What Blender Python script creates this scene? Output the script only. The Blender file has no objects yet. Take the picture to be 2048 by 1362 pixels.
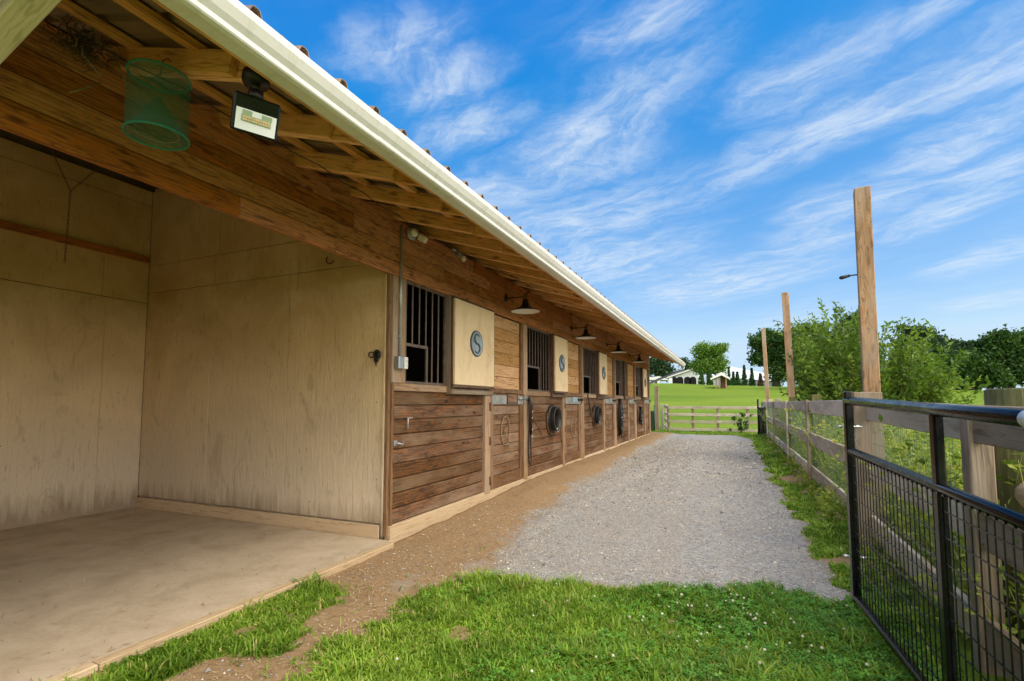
import bpy, math, random
import numpy as np
from mathutils import Vector, Matrix, Euler

random.seed(7)
rng = np.random.default_rng(11)
D = bpy.data
SC = bpy.context.scene
COL = SC.collection

# ------------------------------------------------------------------ camera, sky, sun, exposure
FPX, PXU, PXV, EPS, CAM_H = 1015.0, 1024.0, 735.0, math.radians(4.0), 1.3
YAW = math.radians(23.575)
CAM = Vector((0, 0, CAM_H))
FWD = Vector((-math.sin(YAW) * math.cos(EPS), math.cos(YAW) * math.cos(EPS), math.sin(EPS)))
RGT = Vector((math.cos(YAW), math.sin(YAW), 0))
UPV = RGT.cross(FWD)
cd = D.cameras.new('camera')
cam = D.objects.new('camera', cd)
COL.objects.link(cam)
cam.location = CAM
cam.rotation_euler = FWD.to_track_quat('-Z', 'Y').to_euler()
cd.sensor_width = 36
cd.lens = FPX * 36 / 2048
cd.shift_y = 54 / 2048
cd.clip_start = 0.05
cd.clip_end = 2000
SC.camera = cam

SUN_EL, SUN_AZ = math.radians(50), math.radians(104)      # azimuth clockwise from +Y
world = D.worlds.new('World')
SC.world = world
world.use_nodes = True
def build_world():
    nt = world.node_tree
    nt.nodes.clear()
    N = lambda t: nt.nodes.new(t)
    L = nt.links.new
    out = N('ShaderNodeOutputWorld')
    bg = N('ShaderNodeBackground')
    bg.inputs[1].default_value = 0.13
    sky = N('ShaderNodeTexSky')
    sky.sky_type = 'NISHITA'
    sky.sun_disc = False
    sky.sun_elevation = SUN_EL
    sky.sun_rotation = SUN_AZ
    sky.air_density = 1.0
    sky.dust_density = 0.6
    sky.ozone_density = 2.5
    sep = N('ShaderNodeSeparateColor'); cmbc = N('ShaderNodeCombineColor')
    L(sky.outputs[0], sep.inputs[0])
    for ch, (k, off, lo, hi) in enumerate(((1.2, -1.08, .10, 3.0), (.85, .05, .9, 4.0), (.45, 2.6, 3.0, 5.0))):
        x = sep.outputs[ch]
        for op, val in (('MULTIPLY', k), ('ADD', off), ('MAXIMUM', lo), ('MINIMUM', hi)):
            mm = N('ShaderNodeMath'); mm.operation = op; L(x, mm.inputs[0]); mm.inputs[1].default_value = val; x = mm.outputs[0]
        L(x, cmbc.inputs[ch])
    tc = N('ShaderNodeTexCoord')
    sp = N('ShaderNodeSeparateXYZ')
    L(tc.outputs['Generated'], sp.inputs[0])
    def math_(op, a, b=None):
        m = N('ShaderNodeMath'); m.operation = op
        for i, x in enumerate((a, b)):
            if x is None: continue
            if isinstance(x, (int, float)): m.inputs[i].default_value = x
            else: L(x, m.inputs[i])
        return m.outputs[0]
    zz = math_('MAXIMUM', sp.outputs[2], 0.02)
    zz = math_('ADD', zz, 0.05)
    cx, cy = math_('DIVIDE', sp.outputs[0], zz), math_('DIVIDE', sp.outputs[1], zz)
    cmb = N('ShaderNodeCombineXYZ')
    L(cx, cmb.inputs[0]); L(cy, cmb.inputs[1])
    def mapping(rot, sc, loc):
        m = N('ShaderNodeMapping'); m.vector_type = 'TEXTURE'
        m.inputs['Rotation'].default_value = (0, 0, rot)
        m.inputs['Scale'].default_value = sc
        m.inputs['Location'].default_value = loc
        L(cmb.outputs[0], m.inputs[0]); return m.outputs[0]
    def noise(v, scale, det, rough, dist):
        n = N('ShaderNodeTexNoise')
        n.inputs['Scale'].default_value = scale; n.inputs['Detail'].default_value = det
        n.inputs['Roughness'].default_value = rough; n.inputs['Distortion'].default_value = dist
        L(v, n.inputs['Vector']); return n.outputs[0]
    def ramp(f, a, b):
        r = N('ShaderNodeMapRange'); r.interpolation_type = 'SMOOTHSTEP'
        r.inputs['From Min'].default_value = a; r.inputs['From Max'].default_value = b
        L(f, r.inputs['Value']); return r.outputs[0]
    A = math.radians(-37)
    # slow warp of the cloud field so that streaks curl and fork
    wn = N('ShaderNodeTexNoise'); wn.inputs['Scale'].default_value = 1.1; wn.inputs['Detail'].default_value = 3
    L(cmb.outputs[0], wn.inputs['Vector'])
    wv = N('ShaderNodeVectorMath'); wv.operation = 'MULTIPLY_ADD'
    L(wn.outputs[1], wv.inputs[0]); wv.inputs[1].default_value = (.55, .55, 0); L(cmb.outputs[0], wv.inputs[2])
    wn2 = N('ShaderNodeTexNoise'); wn2.inputs['Scale'].default_value = 5.0; wn2.inputs['Detail'].default_value = 4; wn2.inputs['Roughness'].default_value = .6
    L(cmb.outputs[0], wn2.inputs['Vector'])
    wv2 = N('ShaderNodeVectorMath'); wv2.operation = 'MULTIPLY_ADD'
    L(wn2.outputs[1], wv2.inputs[0]); wv2.inputs[1].default_value = (.15, .15, 0); L(wv.outputs[0], wv2.inputs[2])
    cmb = wv2
    big = ramp(noise(mapping(A, (1.0, 0.55, 1), (0.15, 0.35, 0)), 1.9, 3.0, 0.55, 0.0), 0.40, 0.64)
    wisp = ramp(noise(mapping(A, (1.0, 0.34, 1), (1.3, 0.2, 0)), 3.0, 9.0, 0.66, 0.15), 0.34, 0.72)
    fine = ramp(noise(mapping(A + 0.75, (1.0, 0.42, 1), (3.1, 0.7, 0)), 7.0, 8.0, 0.66, 0.2), 0.28, 0.76)
    # cirrus streaks: where each lies in the sky, its length and width, read off the photograph
    streaks = [((1380, 372), (2060, 95), 44, 1.0), ((1000, 405), (1320, 175), 72, 1.0), ((880, 440), (1120, 340), 46, .8), ((1470, 235), (1730, 85), 46, .75),
               ((1760, 365), (2070, 205), 40, .9), ((1165, 90), (1400, -10), 50, .95), ((650, 120), (880, 25), 66, .8), ((740, 200), (960, 115), 48, .85),
               ((800, 300), (1010, 225), 42, .8), ((1820, 395), (2070, 325), 30, .85), ((1760, 485), (1980, 385), 32, .8), ((1290, 612), (1560, 525), 36, .9),
               ((1540, 505), (1710, 455), 24, .7), ((1600, 450), (1810, 378), 34, .85), ((1060, 500), (1310, 375), 60, .9), ((1090, 575), (1310, 490), 50, .85),
               ((1870, 556), (2070, 488), 18, .8), ((1780, 95), (1920, 0), 40, .6), ((1900, 622), (2070, 585), 16, .6), ((1480, 668), (1720, 610), 22, .45), ((1130, 300), (1350, 210), 40, .5)]
    def plane(u, v):
        d = (RGT * ((u - PXU) / FPX) - UPV * ((v - PXV) / FPX) + FWD).normalized()
        return Vector((d.x, d.y)) / (d.z + .05)
    tot = None
    off = Vector((.35, .35))                       # mean shift of the warp
    for (p0, p1, w, amp) in streaks:
        a_, b_ = plane(*p0), plane(*p1)
        mid = plane((p0[0] + p1[0]) / 2, (p0[1] + p1[1]) / 2)
        wdt = (plane((p0[0] + p1[0]) / 2, (p0[1] + p1[1]) / 2 + w) - plane((p0[0] + p1[0]) / 2, (p0[1] + p1[1]) / 2 - w))
        dr = (b_ - a_); Lh = dr.length / 2 * 1.15; dr.normalize(); nr = Vector((-dr.y, dr.x))
        W = max(.04, abs(wdt.dot(nr)) / 2 * 1.25)
        mid = mid + off
        m = N('ShaderNodeMapping'); m.vector_type = 'TEXTURE'
        m.inputs['Location'].default_value = (mid.x, mid.y, 0); m.inputs['Rotation'].default_value = (0, 0, math.atan2(dr.y, dr.x))
        m.inputs['Scale'].default_value = (Lh, W, 1); L(cmb.outputs[0], m.inputs[0])
        ln = N('ShaderNodeVectorMath'); ln.operation = 'LENGTH'; L(m.outputs[0], ln.inputs[0])
        r = N('ShaderNodeMapRange'); r.interpolation_type = 'SMOOTHSTEP'
        r.inputs['From Min'].default_value = 1.55; r.inputs['From Max'].default_value = 0.0; r.inputs['To Max'].default_value = amp
        L(ln.outputs['Value'], r.inputs['Value'])
        tot = r.outputs[0] if tot is None else math_('MAXIMUM', tot, r.outputs[0])
    tex = math_('ADD', math_('MULTIPLY', wisp, 0.75), math_('MULTIPLY', fine, 0.45))
    c = math_('MULTIPLY', tot, math_('ADD', math_('MULTIPLY', math_('POWER', tex, 1.4), 1.0), 0.14))
    c = math_('ADD', c, math_('MULTIPLY', math_('MULTIPLY', big, tex), 0.07))
    c = math_('DIVIDE', c, math_('ADD', math_('MULTIPLY', c, 0.60), 0.78))
    mx = N('ShaderNodeMix'); mx.data_type = 'RGBA'
    L(c, mx.inputs['Factor']); L(cmbc.outputs[0], mx.inputs[6])
    mx.inputs[7].default_value = (4.0, 4.5, 5.0, 1)
    # fill light added as bright cloud over the unseen sky behind the camera
    dt = N('ShaderNodeVectorMath'); dt.operation = 'DOT_PRODUCT'
    L(tc.outputs['Generated'], dt.inputs[0]); dt.inputs[1].default_value = (0.78, -0.58, 0.22)
    bn = math_('ADD', dt.outputs['Value'], math_('MULTIPLY', math_('SUBTRACT', big, 0.5), 0.25))
    fill_cloud = ramp(bn, -0.05, 0.45)
    m2 = N('ShaderNodeMix'); m2.data_type = 'RGBA'
    L(fill_cloud, m2.inputs['Factor']); L(mx.outputs[2], m2.inputs[6]); m2.inputs[7].default_value = (14.0, 13.2, 12.0, 1)
    L(m2.outputs[2], bg.inputs[0])
    L(bg.outputs[0], out.inputs[0])
build_world()

sd = D.lights.new('sun', 'SUN')
sd.energy = 1.25
sd.angle = math.radians(24)
sd.color = (1.0, 0.89, 0.73)
sun = D.objects.new('sun', sd)
COL.objects.link(sun)
SDIR = Vector((math.sin(SUN_AZ) * math.cos(SUN_EL), math.cos(SUN_AZ) * math.cos(SUN_EL), math.sin(SUN_EL)))
sun.rotation_euler = SDIR.to_track_quat('Z', 'Y').to_euler()
sun.location = (5, -5, 20)

SC.view_settings.view_transform = 'Standard'
SC.view_settings.look = 'None'
SC.view_settings.exposure = 0.6
SC.view_settings.gamma = 1
SC.render.engine = 'CYCLES'
SC.cycles.max_bounces = 8
SC.cycles.diffuse_bounces = 6
SC.cycles.glossy_bounces = 3
SC.cycles.transmission_bounces = 4
SC.cycles.transparent_max_bounces = 8
SC.cycles.use_denoising = True

def at(u, v, Y):
    """world point seen at photo pixel (u, v) at depth Y: used to measure things in the photo"""
    d = RGT * ((u - PXU) / FPX) - UPV * ((v - PXV) / FPX) + FWD
    return CAM + d * (Y / d.y)

# ------------------------------------------------------------------ helpers
def tag(o, label=None, cat=None, group=None, kind=None):
    if label: o['label'] = label
    if cat: o['category'] = cat
    if group: o['group'] = group
    if kind: o['kind'] = kind
    return o

def empty(name, loc, label, cat, group=None):
    o = D.objects.new(name, None)
    o.empty_display_size = 0.2
    o.location = loc
    COL.objects.link(o)
    return tag(o, label, cat, group)

def copy_tree(o, parent=None):
    c = o.copy(); COL.objects.link(c)
    if parent is not None: c.parent = parent
    for ch in list(o.children): copy_tree(ch, c)
    return c

def rot_to(d, up=(0, 0, 1)):
    """3x3 whose x axis is d"""
    x = Vector(d).normalized(); u = Vector(up)
    if abs(x.dot(u)) > 0.99: u = Vector((0, 1, 0))
    y = u.cross(x).normalized(); z = x.cross(y)
    return Matrix((x, y, z)).transposed()

class MB:
    """collects shapes into one mesh; keeps per-board grain coordinates and a random id"""
    def __init__(self):
        self.v, self.f, self.g, self.b, self.s, self.m = [], [], [], [], [], []
    def _add(self, vs, fs, gs, bid, smooth=False, mi=0):
        o = len(self.v)
        self.v += [tuple(p) for p in vs]; self.g += [tuple(q) for q in gs]
        self.b += [bid] * len(vs)
        for f in fs:
            self.f.append(tuple(i + o for i in f)); self.s.append(smooth); self.m.append(mi)
    def box(self, c, s, R=None, grain=None, mi=0, bid=None, taper=None):
        c = Vector(c); hx, hy, hz = s[0] / 2, s[1] / 2, s[2] / 2
        if grain is None: grain = max(range(3), key=lambda i: s[i])
        off = (random.uniform(0, 40), random.uniform(0, 40), random.uniform(0, 40))
        vs, gs = [], []
        for x in (-1, 1):
            for y in (-1, 1):
                for z in (-1, 1):
                    p = Vector((x * hx, y * hy, z * hz))
                    if taper and z > 0: p = Vector((p.x * taper, p.y * taper, p.z))
                    q = [p[grain], p[(grain + 1) % 3], p[(grain + 2) % 3]]
                    gs.append([q[i] + off[i] for i in range(3)])
                    vs.append(c + (R @ p if R is not None else p))
        fs = [(0, 1, 3, 2), (4, 6, 7, 5), (0, 4, 5, 1), (2, 3, 7, 6), (0, 2, 6, 4), (1, 5, 7, 3)]
        self._add(vs, fs, gs, random.random() if bid is None else bid, False, mi)
    def bar(self, a, b, w, h, up=(0, 0, 1), mi=0, bid=None):
        a, b = Vector(a), Vector(b); d = b - a
        self.box((a + b) / 2, (d.length, w, h), rot_to(d, up), 0, mi, bid)
    def tube(self, pts, r, n=8, mi=0, cap=True, bid=None):
        pts = [Vector(p) for p in pts]; k = len(pts)
        rs = r if isinstance(r, (list, tuple)) else [r] * k
        vs, gs, fs = [], [], []
        prev = None; run = 0
        off = (random.uniform(0, 40), random.uniform(0, 40), random.uniform(0, 40))
        for i, p in enumerate(pts):
            d = (pts[min(i + 1, k - 1)] - pts[max(i - 1, 0)]).normalized()
            if prev is None:
                y = d.orthogonal().normalized()
            else:
                y = (prev - d * prev.dot(d)).normalized()
            prev = y; z = d.cross(y)
            if i: run += (p - pts[i - 1]).length
            for j in range(n):
                a = 2 * math.pi * j / n
                e = y * math.cos(a) + z * math.sin(a)
                vs.append(p + e * rs[i])
                gs.append((run + off[0], math.cos(a) * rs[i] + off[1], math.sin(a) * rs[i] + off[2]))
        for i in range(k - 1):
            for j in range(n):
                a, b = i * n + j, i * n + (j + 1) % n
                fs.append((a, b, b + n, a + n))
        bid = random.random() if bid is None else bid
        self._add(vs, fs, gs, bid, n > 4, mi)
        if cap:
            o = len(self.v) - len(vs)
            self.f.append(tuple(o + j for j in range(n))[::-1]); self.s.append(False); self.m.append(mi)
            self.f.append(tuple(o + (k - 1) * n + j for j in range(n))); self.s.append(False); self.m.append(mi)
    def lathe(self, prof, c, axis=(0, 0, 1), n=24, mi=0, bid=None, smooth=True):
        R = rot_to(axis); c = Vector(c)
        vs, gs, fs = [], [], []
        for (r, h) in prof:
            for j in range(n):
                a = 2 * math.pi * j / n
                p = Vector((h, r * math.cos(a), r * math.sin(a)))
                vs.append(c + R @ p); gs.append(tuple(p))
        for i in range(len(prof) - 1):
            for j in range(n):
                a, b = i * n + j, i * n + (j + 1) % n
                fs.append((a, b, b + n, a + n))
        self._add(vs, fs, gs, random.random() if bid is None else bid, smooth, mi)
    def prism(self, poly, y0, y1, mi=0, smooth=False, bid=None, caps=True):
        """polygon in (x, z) swept along y"""
        n = len(poly)
        vs = [(x, y0, z) for x, z in poly] + [(x, y1, z) for x, z in poly]
        off = random.uniform(0, 30)
        gs = [(p[1] + off, p[0], p[2]) for p in vs]
        fs = [(i, (i + 1) % n, (i + 1) % n + n, i + n) for i in range(n)]
        if caps: fs += [tuple(range(n))[::-1], tuple(range(n, 2 * n))]
        self._add(vs, fs, gs, random.random() if bid is None else bid, smooth, mi)
    def quad(self, a, b, c, d, mi=0, bid=None):
        vs = [Vector(p) for p in (a, b, c, d)]
        self._add(vs, [(0, 1, 2, 3)], [tuple(p) for p in vs], random.random() if bid is None else bid, False, mi)
    def build(self, name, mats, parent=None, bevel=0, loc=None):
        me = D.meshes.new(name)
        me.from_pydata(self.v, [], self.f)
        for m in (mats if isinstance(mats, (list, tuple)) else [mats]): me.materials.append(m)
        me.polygons.foreach_set('use_smooth', self.s)
        me.polygons.foreach_set('material_index', self.m)
        a = me.attributes.new('gco', 'FLOAT_VECTOR', 'POINT'); a.data.foreach_set('vector', np.array(self.g, 'f').ravel())
        a = me.attributes.new('bid', 'FLOAT', 'POINT'); a.data.foreach_set('value', np.array(self.b, 'f'))
        me.update()
        o = D.objects.new(name, me); COL.objects.link(o)
        if parent is not None:
            o.parent = parent
        if loc is not None: o.location = loc
        if bevel:
            b = o.modifiers.new('bevel', 'BEVEL'); b.width = bevel; b.segments = 1
            b.limit_method = 'ANGLE'; b.angle_limit = math.radians(50)
        return o

def fast_mesh(name, verts, faces, mat, parent=None, bid=None, smooth=False, extra=None):
    """verts (N,3), faces (M,k) numpy arrays"""
    me = D.meshes.new(name)
    n, (m, k) = len(verts), faces.shape
    me.vertices.add(n); me.vertices.foreach_set('co', np.asarray(verts, 'f').ravel())
    me.loops.add(m * k); me.loops.foreach_set('vertex_index', faces.astype('i').ravel())
    me.polygons.add(m)
    me.polygons.foreach_set('loop_start', np.arange(0, m * k, k, dtype='i'))
    me.polygons.foreach_set('loop_total', np.full(m, k, 'i'))
    me.polygons.foreach_set('use_smooth', np.full(m, smooth))
    if bid is not None:
        a = me.attributes.new('bid', 'FLOAT', 'POINT'); a.data.foreach_set('value', np.asarray(bid, 'f'))
    for key, val in (extra or {}).items():
        a = me.attributes.new(key, 'FLOAT', 'POINT'); a.data.foreach_set('value', np.asarray(val, 'f'))
    me.materials.append(mat)
    me.update(calc_edges=True); me.validate()
    o = D.objects.new(name, me); COL.objects.link(o)
    if parent is not None: o.parent = parent
    return o

# numpy value noise
def vnoise(x, y, seed=0):
    xi, yi = np.floor(x).astype(np.int64), np.floor(y).astype(np.int64)
    fx, fy = x - xi, y - yi
    fx, fy = fx * fx * (3 - 2 * fx), fy * fy * (3 - 2 * fy)
    def h(a, b):
        n = (a * 374761393 + b * 668265263 + seed * 974634777) & 0x7fffffff
        n = ((n ^ (n >> 13)) * 1274126177) & 0x7fffffff
        return ((n ^ (n >> 16)) & 0xffff) / 65535.0
    return (h(xi, yi) * (1 - fx) + h(xi + 1, yi) * fx) * (1 - fy) + (h(xi, yi + 1) * (1 - fx) + h(xi + 1, yi + 1) * fx) * fy
def fbm(x, y, seed=0, oct=4):
    t, a, s = 0, 0.5, 0
    for i in range(oct):
        t = t + a * vnoise(x * 2 ** i, y * 2 ** i, seed + i); s += a; a *= 0.5
    return t / s
def sstep(a, b, x):
    t = np.clip((x - a) / (b - a), 0, 1); return t * t * (3 - 2 * t)

# ------------------------------------------------------------------ materials
class G:
    """small node graph writer"""
    def __init__(self, name):
        self.mat = D.materials.new(name); self.mat.use_nodes = True
        self.nt = self.mat.node_tree; self.nt.nodes.clear()
        self.out = self.nt.nodes.new('ShaderNodeOutputMaterial')
        self.p = self.nt.nodes.new('ShaderNodeBsdfPrincipled')
        self.nt.links.new(self.p.outputs[0], self.out.inputs[0])
    def n(self, t): return self.nt.nodes.new(t)
    def set(self, sock, v):
        if isinstance(v, bpy.types.NodeSocket): self.nt.links.new(v, sock)
        elif isinstance(v, (tuple, list)) and sock.type == 'RGBA' and len(v) == 3: sock.default_value = (*v, 1)
        else: sock.default_value = v
    def attr(self, name, out='Fac'):
        a = self.n('ShaderNodeAttribute'); a.attribute_name = name; return a.outputs[out]
    def obj(self): return self.n('ShaderNodeTexCoord').outputs['Object']
    def geo(self): return self.n('ShaderNodeNewGeometry').outputs['Position']
    def scale(self, v, s):
        m = self.n('ShaderNodeVectorMath'); m.operation = 'MULTIPLY'
        self.set(m.inputs[0], v); m.inputs[1].default_value = s if isinstance(s, tuple) else (s, s, s); return m.outputs[0]
    def noise(self, v, sc=1, det=4, rough=0.5, dist=0.0, color=False):
        t = self.n('ShaderNodeTexNoise'); self.set(t.inputs['Vector'], v)
        t.inputs['Scale'].default_value = sc; t.inputs['Detail'].default_value = det
        t.inputs['Roughness'].default_value = rough; t.inputs['Distortion'].default_value = dist
        return t.outputs[1 if color else 0]
    def wave(self, v, sc, dist, det=3, dsc=1.0):
        t = self.n('ShaderNodeTexWave'); t.wave_type = 'BANDS'; t.bands_direction = 'Y'
        self.set(t.inputs['Vector'], v)
        t.inputs['Scale'].default_value = sc; t.inputs['Distortion'].default_value = dist
        t.inputs['Detail'].default_value = det; t.inputs['Detail Scale'].default_value = dsc
        return t.outputs[1]
    def vor(self, v, sc=1, feat='F1', out=0, rnd=1.0):
        t = self.n('ShaderNodeTexVoronoi'); t.feature = feat; self.set(t.inputs['Vector'], v)
        t.inputs['Scale'].default_value = sc; t.inputs['Randomness'].default_value = rnd; return t.outputs[out]
    def rng(self, f, a, b, c=0.0, d=1.0):
        r = self.n('ShaderNodeMapRange'); self.set(r.inputs['Value'], f)
        for nme, x in zip(('From Min', 'From Max', 'To Min', 'To Max'), (a, b, c, d)): r.inputs[nme].default_value = x
        return r.outputs[0]
    def mth(self, op, a, b=0.0, c=None):
        m = self.n('ShaderNodeMath'); m.operation = op
        self.set(m.inputs[0], a); self.set(m.inputs[1], b)
        if c is not None: self.set(m.inputs[2], c)
        return m.outputs[0]
    def mix(self, f, a, b, bl='MIX'):
        m = self.n('ShaderNodeMix'); m.data_type = 'RGBA'; m.blend_type = bl
        self.set(m.inputs['Factor'], f); self.set(m.inputs[6], a); self.set(m.inputs[7], b); return m.outputs[2]
    def ramp(self, f, stops):
        r = self.n('ShaderNodeValToRGB'); self.set(r.inputs[0], f); e = r.color_ramp.elements
        while len(e) < len(stops): e.new(0.5)
        for el, (p, c) in zip(e, stops): el.position = p; el.color = (*c, 1)
        return r.outputs[0]
    def bump(self, h, st=0.3, dist=0.01):
        b = self.n('ShaderNodeBump'); b.inputs['Strength'].default_value = st; b.inputs['Distance'].default_value = dist
        self.set(b.inputs['Height'], h); self.set(self.p.inputs['Normal'], b.outputs[0])
    def fin(self, color, rough=0.6, metal=0.0, spec=0.3):
        self.set(self.p.inputs['Base Color'], color); self.set(self.p.inputs['Roughness'], rough)
        self.p.inputs['Metallic'].default_value = metal
        self.p.inputs['Specular IOR Level'].default_value = spec
        return self.mat

def wood(name, c1, c2, dark, grey=None, greyamt=0.0, knots=True, rough=0.75, contrast=1.0, stain=0.0, orange=None):
    g = G(name)
    co = g.attr('gco', 'Vector'); bid = g.attr('bid')
    warp = g.n('ShaderNodeVectorMath'); warp.operation = 'MULTIPLY_ADD'
    g.set(warp.inputs[0], g.noise(g.scale(co, (1.1, 5, 5)), 1, 2, .5, 0, True)); warp.inputs[1].default_value = (0, .05, .05); g.set(warp.inputs[2], co)
    co = warp.outputs[0]
    grain = g.noise(g.scale(co, (5.0, 62, 62)), 1, 5, 0.68, 0.6)
    rings = g.wave(g.scale(co, (0.8, 9.0, 4.0)), 1.6, 6.0, 2, 1.1)
    broad = g.noise(g.scale(co, (2.6, 9, 9)), 1, 5, 0.65, 0.8)
    f = g.mth('ADD', g.mth('MULTIPLY', grain, 0.80), g.mth('MULTIPLY', rings, 0.20))
    f = g.mth('ADD', f, g.mth('MULTIPLY', broad, 0.65))
    f = g.rng(f, 0.82 - 0.17 / contrast, 0.82 + 0.17 / contrast)
    col = g.mix(f, c2, c1)
    streak = g.rng(g.noise(g.scale(co, (4.0, 46, 46)), 1, 5, 0.7, 0.5), 0.53, 0.62)
    col = g.mix(g.mth('MULTIPLY', streak, 0.75), col, dark)
    if orange:
        of = g.noise(g.scale(co, (4.5, 15, 15)), 1, 5, 0.7, 1.5)
        col = g.mix(g.mth('MULTIPLY', g.rng(of, 0.54, 0.60), 0.9), col, orange)
        col = g.mix(g.mth('MULTIPLY', g.rng(of, 0.44, 0.37), 0.6), col, dark)
    if knots:
        kn = g.vor(g.scale(co, (4.2, 13, 13)), 1)
        kcol = g.vor(g.scale(co, (4.2, 13, 13)), 1, out=1)
        sel = g.n('ShaderNodeSeparateColor'); g.set(sel.inputs[0], kcol)
        kf = g.mth('MULTIPLY', g.rng(kn, 0.26, 0.13), g.rng(sel.outputs[0], 0.62, 0.66))
        col = g.mix(g.mth('MULTIPLY', kf, 0.9), col, dark)
    if grey:
        gf = g.rng(g.noise(g.scale(co, (0.8, 4, 4)), 1, 5, 0.6, 0.3), 0.62 - 0.5 * greyamt, 0.80 - 0.4 * greyamt)
        col = g.mix(g.mth('MULTIPLY', gf, 0.85), col, grey)
    if stain:
        sf = g.rng(g.noise(g.geo(), 1.3, 5, 0.6, 0.5), 0.50, 0.72)
        col = g.mix(g.mth('MULTIPLY', sf, stain), col, dark)
    hs = g.n('ShaderNodeHueSaturation')
    g.set(hs.inputs['Color'], col); g.set(hs.inputs['Value'], g.rng(bid, 0, 1, 0.78, 1.18)); g.set(hs.inputs['Saturation'], g.rng(bid, 0, 1, 1.08, 0.9))
    g.bump(g.mth('ADD', grain, g.mth('MULTIPLY', rings, 0.3)), 0.6, 0.006)
    return g.fin(hs.outputs[0], g.rng(grain, 0.3, 0.7, rough - 0.1, rough + 0.12), 0, 0.22)

M = {}
M['header'] = wood('header_pine', (.52, .205, .062), (.34, .122, .034), (.12, .038, .01), orange=(.50, .165, .04), contrast=1.3)
M['rafter'] = wood('rafter_lumber', (.86, .47, .18), (.70, .35, .12), (.32, .13, .04), contrast=1.2)
M['plank'] = wood('stained_plank', (.172, .088, .040), (.098, .046, .019), (.034, .015, .006), grey=(.25, .165, .10), greyamt=.32, stain=.5, contrast=1.3, orange=(.22, .078, .021))
M['doorplank'] = wood('door_plank', (.235, .13, .066), (.145, .077, .038), (.055, .026, .012), grey=(.29, .20, .13), greyamt=.34, stain=.2, contrast=1.3, orange=(.26, .105, .035))
M['post'] = wood('trim_post', (.42, .27, .15), (.32, .195, .105), (.15, .08, .04), grey=(.37, .285, .205), greyamt=.3)
M['brownpost'] = wood('brown_post', (.25, .14, .065), (.17, .09, .04), (.07, .035, .015))
M['skirt'] = wood('skirt_board', (.64, .49, .32), (.57, .42, .265), (.40, .28, .165), knots=False, contrast=.7)
M['siding'] = wood('siding_board', (.62, .36, .15), (.47, .25, .095), (.22, .10, .035))
M['darkframe'] = wood('dark_frame', (.15, .095, .06), (.10, .06, .036), (.04, .022, .013))  # dark brown wood of shutter frames, edge trim and plate frame
M['fence'] = wood('grey_fence', (.54, .46, .355), (.38, .31, .23), (.15, .115, .08), grey=(.60, .53, .43), greyamt=.5, contrast=1.3)
M['fencebrown'] = wood('brown_fence', (.31, .225, .15), (.21, .145, .092), (.08, .05, .03), grey=(.33, .275, .215), greyamt=.45, contrast=1.3)
M['treated'] = wood('treated_post', (.50, .32, .185), (.36, .225, .125), (.18, .095, .045), contrast=1.6, orange=(.44, .235, .11), grey=(.42, .34, .26), greyamt=.3)
M['greenpost'] = wood('mossy_post', (.20, .18, .085), (.11, .10, .042), (.035, .032, .012), grey=(.075, .10, .03), greyamt=.45, stain=.6, contrast=1.6)
M['cream'] = wood('cream_painted', (.78, .73, .60), (.72, .66, .52), (.50, .42, .29), knots=False)
M['log'] = wood('weathered_log', (.48, .38, .24), (.36, .27, .16), (.16, .11, .06), contrast=1.4)

def wall_paint():
    g = G('painted_panel')
    p = g.obj()
    sep = g.n('ShaderNodeSeparateXYZ'); g.set(sep.inputs[0], p)
    fl = g.noise(g.scale(p, (26, 26, 3.2)), 1, 5, 0.7, 1.0)
    big = g.noise(p, 1.1, 5, 0.6, 0.6)
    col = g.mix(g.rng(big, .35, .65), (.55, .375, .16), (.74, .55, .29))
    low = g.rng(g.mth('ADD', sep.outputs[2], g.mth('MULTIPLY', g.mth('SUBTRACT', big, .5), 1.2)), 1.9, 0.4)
    col = g.mix(g.mth('MULTIPLY', low, .80), col, (.69, .605, .49))  # light gradient put into the colour: paler and greyer below, warmer above
    run = g.rng(g.noise(g.scale(p, (16, 16, 1.3)), 1, 5, .6, .5), .60, .74)
    col = g.mix(g.mth('MULTIPLY', run, .14), col, (.28, .19, .09))
    sc1 = g.rng(g.noise(g.scale(p, (3.2, 3.2, 1.6)), 1, 6, .7, 1.2), .58, .66)
    col = g.mix(g.mth('MULTIPLY', sc1, .40), col, (.36, .26, .14))
    nd = g.vor(g.scale(p, (5.5, 5.5, 4.2)), 1)
    col = g.mix(g.mth('MULTIPLY', g.rng(nd, .045, .03), .7), col, (.14, .08, .04))
    splash = g.mth('MULTIPLY', g.rng(g.mth('ADD', sep.outputs[2], g.mth('MULTIPLY', g.noise(g.scale(p, (14, 14, 1.5)), 1, 4, .6, .4), -.55)), 0.08, -0.18), .65)
    col = g.mix(splash, col, (.20, .13, .07))
    pit = g.rng(g.noise(g.scale(p, (46, 46, 7)), 1, 4, .6, .8), .60, .70)
    col = g.mix(g.mth('MULTIPLY', pit, .50), col, (.25, .17, .09))
    g.bump(g.mth('ADD', fl, g.mth('MULTIPLY', run, .3)), 0.8, 0.018)
    return g.fin(col, .7, 0, .25)
M['paint'] = wall_paint()

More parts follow.
